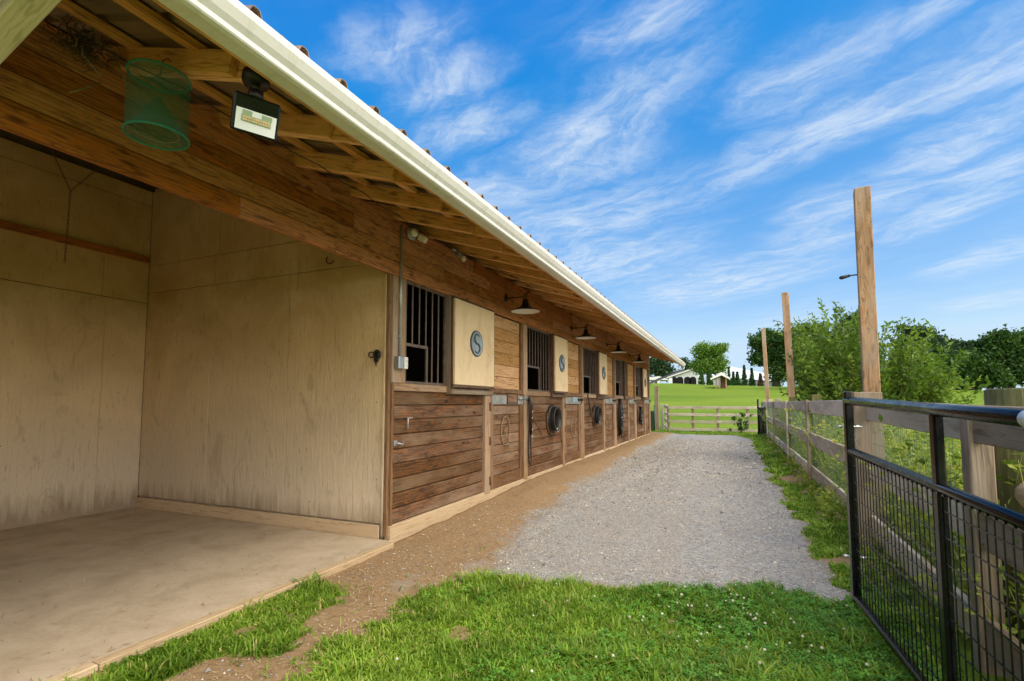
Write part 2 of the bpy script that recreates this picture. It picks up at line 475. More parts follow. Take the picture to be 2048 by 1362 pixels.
def ply():
    g = G('plywood')
    co = g.attr('gco', 'Vector')
    fl = g.noise(g.scale(co, (7, 30, 30)), 1, 5, .6, .9)
    big = g.noise(g.scale(co, (3, 5, 5)), 1, 4, .5, .5)
    col = g.mix(g.rng(fl, .3, .7), (.76, .57, .33), (.84, .66, .42))
    col = g.mix(g.mth('MULTIPLY', g.rng(big, .52, .75), .5), col, (.52, .36, .18))
    sp = g.rng(g.noise(g.scale(co, (16, 60, 60)), 1, 3, .5, .3), .68, .76)
    col = g.mix(g.mth('MULTIPLY', sp, .75), col, (.25, .14, .06))
    g.bump(fl, .2, .003)
    return g.fin(col, .6, 0, .3)
M['ply'] = ply()

def simple(name, col, rough=.5, metal=0., spec=.4, var=.12, sc=9, bumpd=0.002, dirt=None):
    g = G(name)
    p = g.obj(); n = g.noise(p, sc, 5, .6, .3)
    dk = tuple(c * (1 - var * 2) for c in col); lt = tuple(min(1, c * (1 + var)) for c in col)
    c = g.mix(g.rng(n, .3, .7), dk, lt)
    if dirt:
        c = g.mix(g.mth('MULTIPLY', g.rng(g.noise(p, sc * .35, 5, .65, .5), .52, .72), .5), c, dirt)
    g.bump(g.noise(p, sc * 9, 3), .12, bumpd)
    return g.fin(c, g.rng(n, .3, .7, max(.05, rough - .12), min(1, rough + .12)), metal, spec)
M['gutter_plain'] = simple('gutter_white', (.80, .775, .77), .4, 0, .35, .04, 3, dirt=(.68, .63, .55))
def gutter_mat():
    g = G('gutter_paint')
    p = g.geo()
    run = g.noise(g.scale(p, (9, 22, 2.0)), 1, 5, .65, .5); big = g.noise(p, .9, 4, .6, .4)
    c = g.mix(g.rng(big, .3, .7), (.80, .775, .765), (.74, .715, .69))
    c = g.mix(g.mth('MULTIPLY', g.rng(run, .52, .70), .38), c, (.50, .455, .38))
    c = g.mix(g.mth('MULTIPLY', g.rng(g.noise(p, 60, 3, .6), .68, .74), .5), c, (.35, .30, .23))
    g.bump(g.noise(p, 5, 3), .10, .01)
    return g.fin(c, .42, 0, .35)
M['gutter'] = gutter_mat()
M['roof'] = simple('roof_metal', (.34, .25, .16), .45, .35, .4, .15, 5, dirt=(.33, .24, .15))
M['black'] = simple('black_gate_paint', (.004, .005, .006), .24, 0, .30, .2, 12)
M['blackmetal'] = simple('black_metal', (.018, .016, .015), .4, .2, .5, .2, 12)
M['barmetal'] = simple('dark_bar', (.15, .105, .08), .5, .2, .4, .25, 14, dirt=(.26, .19, .14))
M['leather'] = simple('black_leather', (.022, .019, .017), .5, 0, .45, .3, 20)
M['tan'] = simple('tan_leather', (.22, .14, .08), .6, 0, .3, .2, 20)
M['galv'] = simple('galvanised', (.42, .45, .46), .4, .6, .5, .12, 10, dirt=(.3, .29, .26))
M['bolt'] = simple('bright_bolt', (.62, .63, .64), .3, .8, .5, .05, 20)
M['strip'] = simple('zinc_strip', (.36, .37, .35), .5, .25, .4, .2, 8, dirt=(.30, .25, .19))
M['plaque'] = simple('blue_grey_plaque', (.33, .41, .47), .45, .1, .4, .12, 14)
M['plaquedark'] = simple('plaque_edge', (.075, .09, .105), .45, .1, .4, .2, 14)
M['white'] = simple('white_enamel', (.80, .78, .73), .4, 0, .4, .03, 8)
M['whitebld'] = simple('white_building', (.78, .79, .80), .6, 0, .3, .03, .5)
M['dark'] = simple('dark_opening', (.015, .015, .016), .7, 0, .2, .1, 2)
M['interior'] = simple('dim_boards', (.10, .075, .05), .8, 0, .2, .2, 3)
M['rust'] = simple('rusty_iron', (.16, .085, .05), .6, .3, .4, .25, 18)
M['greenmetal'] = simple('green_panel', (.025, .075, .045), .45, .1, .4, .15, 4)
M['rope'] = simple('tan_rope', (.34, .23, .14), .8, 0, .2, .2, 30)
M['twig'] = simple('dry_twig', (.30, .24, .16), .85, 0, .2, .25, 15)
M['nest'] = simple('nest_straw', (.12, .085, .05), .9, 0, .1, .35, 20)
M['wire'] = simple('green_wire', (.16, .24, .18), .5, .3, .4, .1, 10)
M['redroof'] = simple('hut_side', (.16, .075, .05), .7, 0, .2, .1, 2)
M['led'] = simple('led_panel', (.88, .90, .99), .12, 0, .6, .03, 5)
M['ledchip'] = simple('led_chip', (.80, .58, .34), .3, 0, .5, .1, 40)
M['ledgreen'] = simple('led_reflector', (.45, .55, .45), .2, .3, .5, .05, 9)
M['silver'] = simple('silver_label', (.70, .71, .70), .35, .2, .5, .05, 9)

def net():
    g = G('green_net')
    g.set(g.p.inputs['Base Color'], (.025, .20, .135, 1)); g.set(g.p.inputs['Roughness'], .6)
    co = g.attr('gco', 'Vector')
    tr = g.n('ShaderNodeBsdfTransparent'); mx = g.n('ShaderNodeMixShader')
    w = g.noise(g.scale(g.obj(), (400, 400, 400)), 1, 0, .5, 0)
    g.set(mx.inputs[0], g.rng(w, .35, .6, .16, .46))
    g.nt.links.new(tr.outputs[0], mx.inputs[1]); g.nt.links.new(g.p.outputs[0], mx.inputs[2])
    g.nt.links.new(mx.outputs[0], g.out.inputs[0])
    return g.mat
M['net'] = net()
M['netrim'] = simple('green_rim', (.03, .24, .16), .5, 0, .3, .1, 9)

def leaf(name, stops, trans=.35, rough=.5):
    g = G(name)
    c = g.ramp(g.attr('bid'), stops)
    hs = g.n('ShaderNodeHueSaturation'); g.set(hs.inputs['Color'], c)
    g.set(hs.inputs['Value'], g.rng(g.noise(g.geo(), 3.0, 3, .5), .3, .7, .8, 1.2))
    g.fin(hs.outputs[0], rough, 0, .25)
    t = g.n('ShaderNodeBsdfTranslucent'); mx = g.n('ShaderNodeMixShader')
    tcol = g.mix(1.0, hs.outputs[0], (1.25, 1.15, .6), 'MULTIPLY')
    g.set(t.inputs[0], tcol); mx.inputs[0].default_value = trans
    g.nt.links.new(g.p.outputs[0], mx.inputs[1]); g.nt.links.new(t.outputs[0], mx.inputs[2])
    g.nt.links.new(mx.outputs[0], g.out.inputs[0])
    return g.mat
M['oak'] = leaf('oak_leaves', [(0, (.018, .055, .012)), (.5, (.042, .105, .02)), (1, (.095, .18, .032))])
M['brightoak'] = leaf('bright_leaves', [(0, (.05, .13, .018)), (.5, (.13, .26, .035)), (1, (.22, .36, .055))])
M['conifer'] = leaf('conifer_needles', [(0, (.018, .048, .02)), (.5, (.038, .085, .03)), (1, (.07, .13, .045))], .2)
M['willow'] = leaf('willow_leaves', [(0, (.055, .115, .014)), (.5, (.135, .24, .032)), (1, (.27, .38, .06))])
M['cone'] = leaf('arborvitae', [(0, (.025, .085, .018)), (.5, (.05, .14, .028)), (1, (.09, .20, .04))], .2)
M['brownleaf'] = leaf('brown_shrub', [(0, (.12, .06, .035)), (.5, (.2, .11, .06)), (1, (.26, .16, .09))], .2)
M['grass'] = leaf('grass_blades', [(0, (.08, .18, .012)), (.4, (.205, .355, .036)), (.88, (.35, .49, .07)), (1, (.50, .46, .16))], .4)
M['clover'] = leaf('clover_leaf', [(0, (.07, .20, .02)), (.6, (.14, .34, .04)), (1, (.22, .44, .07))], .35)
M['weed'] = leaf('weed_leaves', [(0, (.06, .12, .02)), (.4, (.20, .31, .045)), (.8, (.42, .48, .10)), (1, (.56, .48, .18))], .4)
M['flower'] = leaf('white_clover', [(0, (.55, .52, .40)), (1, (.72, .70, .60))], .2)
M['bark'] = simple('bark', (.12, .095, .07), .9, 0, .1, .3, 6, .02)
M['stem'] = simple('green_stem', (.16, .17, .07), .7, 0, .2, .2, 9)
M['straw'] = leaf('straw_litter', [(0, (.26, .17, .09)), (.5, (.42, .30, .16)), (1, (.60, .48, .30))], .1, .8)
M['stone'] = leaf('gravel_stone', [(0, (.18, .175, .17)), (.5, (.37, .35, .325)), (.88, (.52, .475, .41)), (1, (.74, .67, .56))], 0, .85)

def ground_mat():
    g = G('ground_surface')
    p = g.geo()
    gr, di, so = g.attr('gravel'), g.attr('dirt'), g.attr('green')
    brk = g.noise(p, 9, 6, .7, .4)
    brk2 = g.noise(p, 2.2, 5, .6, .4)
    # gravel
    v1 = g.vor(p, 58, out=1); d1 = g.vor(p, 58); v2 = g.vor(p, 120, out=1)
    s1 = g.n('ShaderNodeSeparateColor'); g.set(s1.inputs[0], v1)
    s2 = g.n('ShaderNodeSeparateColor'); g.set(s2.inputs[0], v2)
    gc = g.ramp(g.mth('ADD', g.mth('MULTIPLY', s1.outputs[0], .6), g.mth('MULTIPLY', s2.outputs[1], .4)),
                [(0, (.150, .148, .147)), (.35, (.282, .279, .272)), (.65, (.38, .373, .361)), (.9, (.50, .475, .435)), (1, (.72, .66, .57))])
    gc = g.mix(g.mth('MULTIPLY', g.rng(brk2, .45, .7), .30), gc, (.40, .335, .27))
    rut = g.noise(g.scale(p, (1.5, .12, 1)), 1, 3, .5, .4)
    gc = g.mix(g.mth('MULTIPLY', g.rng(rut, .50, .64), .45), gc, (.345, .305, .26))
    gc = g.mix(g.mth('MULTIPLY', g.rng(rut, .46, .34), .35), gc, (.50, .48, .45))
    # dirt
    dn = g.noise(p, 26, 7, .75, .3)
    dc = g.ramp(dn, [(.25, (.19, .12, .062)), (.5, (.305, .208, .115)), (.75, (.42, .305, .185))])
    dc = g.mix(g.mth('MULTIPLY', g.rng(brk2, .4, .7), .55), dc, (.30, .19, .095))
    dc = g.mix(g.mth('MULTIPLY', g.rng(g.noise(p, 70, 3, .6), .64, .72), .6), dc, (.50, .40, .28))
    # green soil / far turf
    tn = g.noise(g.scale(p, (.06, .16, .06)), 1, 6, .6, .5)
    t2 = g.noise(p, 1.7, 6, .7, .3)
    tc_ = g.mix(g.rng(tn, .35, .65), (.115, .195, .013), (.195, .275, .024))
    tc_ = g.mix(g.mth('MULTIPLY', g.rng(t2, .4, .75), .45), tc_, (.085, .155, .01))
    tc_ = g.mix(g.mth('MULTIPLY', g.rng(g.noise(p, .22, 4, .6, .3), .6, .75), .30), tc_, (.26, .285, .04))
    tc_ = g.mix(g.mth('MULTIPLY', g.rng(g.noise(g.scale(p, (.9, 2.4, 1)), 1, 5, .7, .4), .54, .70), .38), tc_, (.25, .285, .05))
    f1 = g.rng(g.mth('ADD', gr, g.mth('MULTIPLY', g.mth('SUBTRACT', brk, .5), 1.3)), .12, .88)
    f2 = g.rng(g.mth('ADD', so, g.mth('MULTIPLY', g.mth('SUBTRACT', brk, .5), .7)), .40, .60)
    c = g.mix(f1, dc, gc)
    c = g.mix(f2, c, tc_)
    h = g.mth('ADD', g.mth('MULTIPLY', g.mth('SUBTRACT', 1.0, d1), f1), g.mth('MULTIPLY', dn, .8))
    g.bump(h, .75, .018)
    return g.fin(c, .92, 0, .12)
M['ground'] = ground_mat()

def slab_mat():
    g = G('dusty_slab')
    p = g.obj()
    n = g.noise(p, 3.0, 7, .65, .4); n2 = g.noise(p, 40, 5, .7, .2)
    c = g.ramp(n, [(.25, (.36, .285, .20)), (.5, (.47, .385, .28)), (.75, (.56, .47, .36))])
    c = g.mix(g.mth('MULTIPLY', g.rng(n2, .55, .75), .4), c, (.27, .20, .13))
    c = g.mix(g.mth('MULTIPLY', g.rng(g.noise(g.scale(p, (60, 14, 1)), 1, 4, .6, 1.2), .62, .72), .45), c, (.25, .175, .10))
    g.bump(g.mth('ADD', n2, n), .35, .01)
    return g.fin(c, .9, 0, .15)
M['slab'] = slab_mat()

# ------------------------------------------------------------------ terrain
XW = -3.0                                    # plank face of the barn
Y0S = [4.0, 7.43, 10.72, 14.02, 17.16]       # start of each stall
YEND = 20.25
def Xl(y): return np.interp(y, [3.0, 3.7, 5.4, 8.3, 14.5, 22], [-1.58, -1.82, -2.06, -2.18, -2.3, -2.3])
def Xr(y): return np.interp(y, [3.0, 4.4, 5.6, 8.4, 15, 20, 22], [.78, .72, .63, .58, .58, .5, .2])
def Yg(x): return np.interp(x, [-2.2, -1.75, -1.1, -.6, -.1, .1, .5, .75], [3.3, 3.50, 3.56, 3.74, 3.92, 4.1, 4.02, 4.0])
def masks(x, y):
    n = fbm(x * 1.9, y * 1.9, 3) - .5; n2 = fbm(x * 4.5, y * 4.5, 8) - .5
    w = n * .42 + n2 * .22
    gravel = np.minimum(np.minimum(sstep(-.30, .16, x - Xl(y) + w), sstep(-.16, .16, Xr(y) - x + w * .8)),
                        np.minimum(sstep(-.06, .06, y - Yg(x) + w * .5), sstep(-.2, .2, 22.5 - y + w)))
    gravel = np.maximum(gravel, .45 * sstep(.12, .3, n) * sstep(-2.6, -2.2, x) * (y < 3.6) * (x < -1.8))
    lx = np.interp(y, [-6, 1.2, 1.6, 1.87, 2.14, 2.77, 3.5], [-1.6, -1.6, -1.76, -1.90, -2.02, -1.98, -1.82])
    e3 = (fbm(x * 13, y * 13, 61) - .5) * .30
    lawn = np.minimum(sstep(-.13, .11, x - lx + w * .8 + e3), sstep(-.11, .09, Yg(x) - y - w * .5 + e3 * .8))
    kerb = np.minimum(sstep(-.14, .10, e3 + (np.interp(y, [1.2, 1.7, 2.2, 2.6, 2.9], [-2.52, -2.44, -2.30, -2.42, -2.6]) + .07 * np.sin(y * 7.1)) - x + w), sstep(-.15, .1, 2.86 - y + w * .7))
    verge = sstep(-.08, .08, x - Xr(y) - w) * sstep(.30, .46, .62 + n * 1.1 - .22 * np.exp(-((x - 1.0) / .2) ** 2))
    back = np.maximum(sstep(-.15, .15, y - 22.5 - w), sstep(1.15, 1.5, x))
    out = np.maximum(np.maximum(lawn, kerb), np.maximum(verge, back))
    bare = sstep(.66, .75, fbm(x * 2.1 + 5, y * 2.1, 21)) * .8 * (y < 6) * (x < .9)
    return np.clip(gravel * (1 - np.maximum(lawn, kerb)), 0, 1), np.clip(out - bare, 0, 1)
def height(x, y):
    x, y = np.asarray(x, float), np.asarray(y, float)
    t = np.clip((x + 10) / 45, 0, 1)
    yc = 86 - 20 * t
    rise = .079 - .016 * t
    d = np.minimum(y, yc) - 26
    h = np.where(d > 0, rise * (np.sqrt(d * d + 16) - 4) * 1.04, 0)
    h = h - np.where(y > yc, .012 * (y - yc), 0)
    near = (1 - sstep(-2.7, -2.05, x)) * np.interp(y, [3.9, 5.1, 6.0, 7.4, 10, 21, 24], [0.0, .035, .06, .115, .13, .13, .0])
    near = near + (1 - sstep(-2.75, -2.3, x)) * (fbm(x * 2, y * 2, 40) - .5) * .05 * sstep(4.2, 5.2, y)
    loc = (fbm(x * 3.5, y * 3.5, 5) - .5) * .03 * (np.abs(y) < 40)
    loc = loc - .012
    verge = sstep(.6, 1.1, x) * (1 - sstep(8, 20, x)) * .05 * (y < 40)
    far = (fbm(x * .05, y * .05, 9) - .5) * .5 * sstep(30, 50, y)
    return h + near + loc + verge + far

def make_ground():
    xs = np.unique(np.round(np.concatenate([
        -np.geomspace(3.2, 700, 46)[::-1], np.arange(-3.16, 1.6, .04), np.arange(1.6, 6, .15), np.geomspace(6, 700, 44)]), 4))
    ys = np.unique(np.round(np.concatenate([
        -np.geomspace(1, 300, 20)[::-1], np.arange(-.9, 1.2, .15), np.arange(1.2, 8, .04), np.arange(8, 24, .08), np.arange(24, 30, .3), np.geomspace(30, 1100, 70)]), 4))
    X, Y = np.meshgrid(xs, ys)
    Z = height(X, Y)
    inside = (X < -2.97) & (X > -12) & (Y > -.5) & (Y < YEND)
    Z = np.where(inside, -.12, Z)
    ga, gn = masks(X, Y)
    V = np.stack([X, Y, Z], -1).reshape(-1, 3)
    ny, nx = X.shape
    i = np.arange(ny * nx).reshape(ny, nx)
    F = np.stack([i[:-1, :-1], i[:-1, 1:], i[1:, 1:], i[1:, :-1]], -1).reshape(-1, 4)
    cg = (ga[:-1, :-1] + ga[1:, 1:]).ravel() / 2; cn = (gn[:-1, :-1] + gn[1:, 1:]).ravel() / 2
    cx = X[:-1, :-1].ravel(); cy = Y[:-1, :-1].ravel()
    sel_g = (cg > .5) & (cn < .5)
    sel_d = ~sel_g & (cn < .5) & (cx > -3.1) & (cx < -1.2) & (cy < 23)
    sel_f = ~sel_g & ~sel_d & (cy > 26)
    sets = [('gravel_lane', sel_g), ('dirt_path', sel_d), ('field', sel_f), ('ground', ~(sel_g | sel_d | sel_f))]
    for name, s in sets:
        f = F[s]
        u, inv = np.unique(f, return_inverse=True)
        o = fast_mesh(name, V[u], inv.reshape(f.shape), M['ground'], smooth=True,
                      extra={'gravel': ga.ravel()[u], 'dirt': (1 - gn).ravel()[u], 'green': gn.ravel()[u]})
        tag(o, kind='structure')
make_ground()

# ------------------------------------------------------------------ barn
barn = empty('horse_barn', (XW, 4, 0), 'long timber horse barn with plank stall fronts, open bay and white gutter', 'barn')
def P(mb, name, mats, parent=barn, bevel=0):
    """build a part whose coordinates were given in world space under the barn"""
    o = mb.build(name, mats, parent, bevel)
    off = Vector((0, 0, 0)); q = parent
    while q is not None:
        off += q.location; q = q.parent
    o.location = -off
    return o
XB = -6.76                                    # back wall
RS = .31                                      # roof slope
def raf_bot(x): return 3.10 - RS * (x + 3.0)
def roof_z(x): return 3.258 - RS * (x + 3.0)

# floor slab and kerb
m = MB(); m.box((-4.86, 1.72, -.02), (3.82, 4.44, .1)); P(m, 'floor_slab', M['slab'])
m = MB()
for a, b in ((-.4, 1.55), (1.555, 3.9)):
    m.box((-2.908, (a + b) / 2, -.035), (.07, b - a, .13))
P(m, 'kerb_board', M['skirt'], bevel=.006)

# back wall and partition, painted panels with seams and battens
def panel_wall(name, axis, pos, spans, zs, thick):
    m = MB(); gap = .008
    for (a, b) in spans:
        for (z0, z1) in zs:
            c, s = (a + b) / 2, (b - a) - gap
            if axis == 'x': m.box((pos - thick / 2, c, (z0 + z1) / 2), (thick, s, z1 - z0 - gap), grain=2)
            else: m.box((c, pos + thick / 2, (z0 + z1) / 2), (s, thick, z1 - z0 - gap), grain=2)
    if axis == 'x': m.box((pos - thick - .012, (spans[0][0] + spans[-1][1]) / 2, 2.0), (.02, spans[-1][1] - spans[0][0], 4.2), grain=2)
    return P(m, name, M['paint'], bevel=.003)
m = MB()
gap = .008
for (z0, z1, ss) in ((.02, 2.555, [-.4, 1.07, 2.29, 3.51, 3.972]), (2.555, 3.08, [-.4, .8, 2.0, 3.47, 3.972]), (3.08, 3.81, [-.4, 1.3, 2.5, 3.60, 3.972]), (3.81, 4.0, [-.4, 2.0, 3.972])):
    for a, b in zip(ss[:-1], ss[1:]):
        m.box((XB - .01, (a + b) / 2, (z0 + z1) / 2), (.02, b - a - .003, z1 - z0 - gap), grain=2)
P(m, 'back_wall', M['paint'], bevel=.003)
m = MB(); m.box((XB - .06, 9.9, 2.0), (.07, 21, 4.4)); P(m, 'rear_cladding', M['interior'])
m = MB(); m.box((XB + .025, 1.79, 3.10), (.05, 4.3, .075)); P(m, 'wall_rail', M['header'], bevel=.004)
yp = 3.97
m = MB(); m.box(((XB - 3.09) / 2, yp - .012, .088), (-3.09 - XB, .024, .125)); P(m, 'base_board', M['skirt'], bevel=.004)
m = MB()
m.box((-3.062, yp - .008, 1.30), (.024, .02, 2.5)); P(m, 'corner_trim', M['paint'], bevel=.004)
m = MB(); m.box((-3.028, yp + .01, 1.30), (.04, .05, 2.5)); P(m, 'corner_stud', M['brownpost'], bevel=.004)
def clip_poly(x0, x1, z0, z1):
    """rectangle in x-z cut off just below the roof"""
    lim = lambda x: roof_z(x) - .03
    pts = [(x0, z0), (x1, z0)]
    pts.append((x1, min(z1, lim(x1))))
    xc = -3.0 - (z1 + .03 - 3.258) / RS
    if x0 < xc < x1: pts.append((xc, z1))
    pts.append((x0, min(z1, lim(x0))))
    return pts
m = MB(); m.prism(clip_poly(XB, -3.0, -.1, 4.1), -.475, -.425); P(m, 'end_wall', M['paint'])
m = MB()
for (z0, z1, ss) in ((.16, 2.68, [XB, -5.55, -4.33, -3.05]), (2.68, 3.03, [XB, -5.52, -3.05]), (3.03, 4.0, [XB, -5.46, -4.24, -3.06])):
    for a, b in zip(ss[:-1], ss[1:]):
        m.prism(clip_poly(a + gap / 2, b - gap / 2, z0 + gap / 2, z1 - gap / 2), yp, yp + .02)
m.prism(clip_poly(XB, -3.07, -.05, 4.05), yp + .022, yp + .04)
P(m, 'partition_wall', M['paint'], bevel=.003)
m = MB(); m.box((-3.08, -.33, 1.25), (.14, .14, 2.6)); P(m, 'bay_post', M['brownpost'], bevel=.006)
# header: three boards with grooves
m = MB()
zz = [2.54, 2.678, 2.815, 2.955, 3.10]
cuts = [[-.6, 2.3, 6.8, 11.4, 15.9, 20.3], [-.6, 4.9, 8.7, 13.2, 17.8, 20.3], [-.6, 3.4, 6.1, 10.3, 14.6, 20.3], [-.6, 5.6, 9.9, 13.1, 20.3]]
for k in range(4):
    for a, b in zip(cuts[k][:-1], cuts[k][1:]):
        m.box((-2.995, (a + b) / 2, (zz[k] + zz[k + 1]) / 2), (.03, b - a - .002, zz[k + 1] - zz[k] - .005))
m.box((-3.045, 9.85, 2.83), (.06, 20.7, .535))
P(m, 'header_beam', M['header'], bevel=.005)

# rafters (truss tail with a lookout nailed to its side)
yr = .95
sl = math.atan(RS)
while yr < 20.2:
    m = MB()
    d = Vector((math.cos(sl), 0, -math.sin(sl)))
    a = Vector((-4.2, yr, raf_bot(-4.2) + .058)); b = Vector((-2.10 + random.uniform(-.03, .03), yr, 0)); b.z = raf_bot(b.x) + .058
    m.bar(a, b, .042, .115)
    a = Vector((-3.3, yr + .041, raf_bot(-3.3) + .066)); b = Vector((-1.815, yr + .041, 0)); b.z = raf_bot(b.x) + .066
    m.bar(a, b, .038, .125)
    P(m, 'rafter', M['rafter'], bevel=.004)
    yr += .605
for x in (-1.86, -2.34, -2.84, -3.4, -4.2, -5.2, -6.2):
    m = MB(); R = Euler((0, sl, 0)).to_matrix()
    for a, b in ((-.6, 3.1), (3.102, 8.0), (8.002, 12.9), (12.902, 17.7), (17.702, 20.5)):
        m.box((x, (a + b) / 2, roof_z(x) - .034), (.085, b - a, .036), R, 1)
    P(m, 'purlin', M['rafter'], bevel=.003)
m = MB(); m.box((-1.795, 9.95, roof_z(-1.79) - .105), (.03, 21.1, .17)); P(m, 'fascia_board', M['rafter'])

# ribbed metal roof: front slope with ribs, plain back slope
def make_roof():
    prof = []
    y = -.62
    while y < 20.46:
        prof += [(y, 0), (y + .085, 0), (y + .1, .004), (y + .115, 0), (y + .19, 0), (y + .205, .030), (y + .225, .034), (y + .24, .028), (y + .252, 0)]
        y += .2525
    xs = [-1.724, -4.2, -7.2]
    V = [(x, yy, roof_z(x) + h) for x in xs for yy, h in prof]
    V += [(-12.4, yy, roof_z(-7.2) - .31 * 5.2 + h) for yy, h in prof]
    n = len(prof)
    F = np.array([(r * n + i, r * n + i + 1, (r + 1) * n + i + 1, (r + 1) * n + i) for r in range(3) for i in range(n - 1)])
    o = fast_mesh('roof', np.array(V), F, M['roof'], barn)
    s = o.modifiers.new('thick', 'SOLIDIFY'); s.thickness = .0025
    o.location = -barn.location
make_roof()

# gutter: K profile, with seam sleeves
gp = [(-1.655, 2.797), (-1.662, 2.806), (-1.676, 2.806), (-1.678, 2.795), (-1.668, 2.790), (-1.664, 2.770), (-1.680, 2.735), (-1.697, 2.715), (-1.701, 2.694),
      (-1.715, 2.686), (-1.772, 2.686), (-1.776, 2.82), (-1.779, 2.82), (-1.779, 2.681), (-1.712, 2.681), (-1.695, 2.686), (-1.690, 2.692), (-1.690, 2.712), (-1.673, 2.733), (-1.656, 2.768)]
m = MB()
m.prism(gp, -.5, 2.12)
m.prism([(x + .002, z + .0015) for x, z in gp], 2.10, 8.3); m.prism(gp, 8.28, 14.4); m.prism([(x + .002, z + .001) for x, z in gp], 14.38, 20.42)
m.prism([(-1.66, 2.80), (-1.775, 2.80), (-1.775, 2.684), (-1.70, 2.684), (-1.69, 2.712)], 20.40, 20.43)
P(m, 'gutter', M['gutter'])
m = MB()
m.tube([(-1.73, 20.34, 2.69), (-1.735, 20.34, 2.60), (-1.80, 20.33, 2.53), (-2.1, 20.33, 2.44), (-2.9, 20.32, 2.11), (-3.0, 20.31, 2.06), (-3.03, 20.31, 1.9), (-3.03, 20.31, .1)], .043, 8)
P(m, 'downspout', M['galv'])

# knee brace near the camera end
m = MB()
a, b = Vector((-3.55, .95, 2.46 + .105)), Vector((-2.19, .95, 2.88 + .105))
m.bar(a, b, .1, .205); P(m, 'knee_brace', M['cream'], bevel=.006)

# far gable end
m = MB()
for k in range(18): m.box((-4.9, YEND - .01, .25 + k * .16), (3.8, .03, .155))
P(m, 'gable_wall', M['plank'])

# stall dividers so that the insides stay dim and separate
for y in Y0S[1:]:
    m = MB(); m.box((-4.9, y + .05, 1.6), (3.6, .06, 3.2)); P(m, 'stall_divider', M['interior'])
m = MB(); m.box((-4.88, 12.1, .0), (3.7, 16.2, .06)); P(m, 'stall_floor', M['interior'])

def s_letter(m, c, h, mi, n=(1, 0, 0)):
    """raised S in the y-z plane"""
    pts = []
    w = h * .30
    for t in np.linspace(0, 1, 30):
        if t < .5:
            a = math.radians(40 + (t / .5) * 230); cy, cz = 0, h * .25
            p = (cy + w * .95 * math.cos(a), cz + h * .25 * math.sin(a))
        else:
            a = math.radians(90 - ((t - .5) / .5) * 230); cy, cz = 0, -h * .25
            p = (cy + w * math.cos(a), cz + h * .25 * math.sin(a))
        pts.append(Vector((c[0], c[1] + p[0], c[2] + p[1])))
    k = len(pts)
    rs = [h * (.028 + .035 * math.sin(math.pi * i / (k - 1))) for i in range(k)]
    m.tube(pts, rs, 6, mi)

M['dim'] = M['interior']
stall_plate = ['wood', 'plaque', 'strip', 'strip', 'strip']
def bx(m, x0, x1, y0, y1, z0, z1, grain=None, bid=None):
    m.box(((x0 + x1) / 2, (y0 + y1) / 2, (z0 + z1) / 2), (x1 - x0, y1 - y0, z1 - z0), grain=grain, bid=bid)

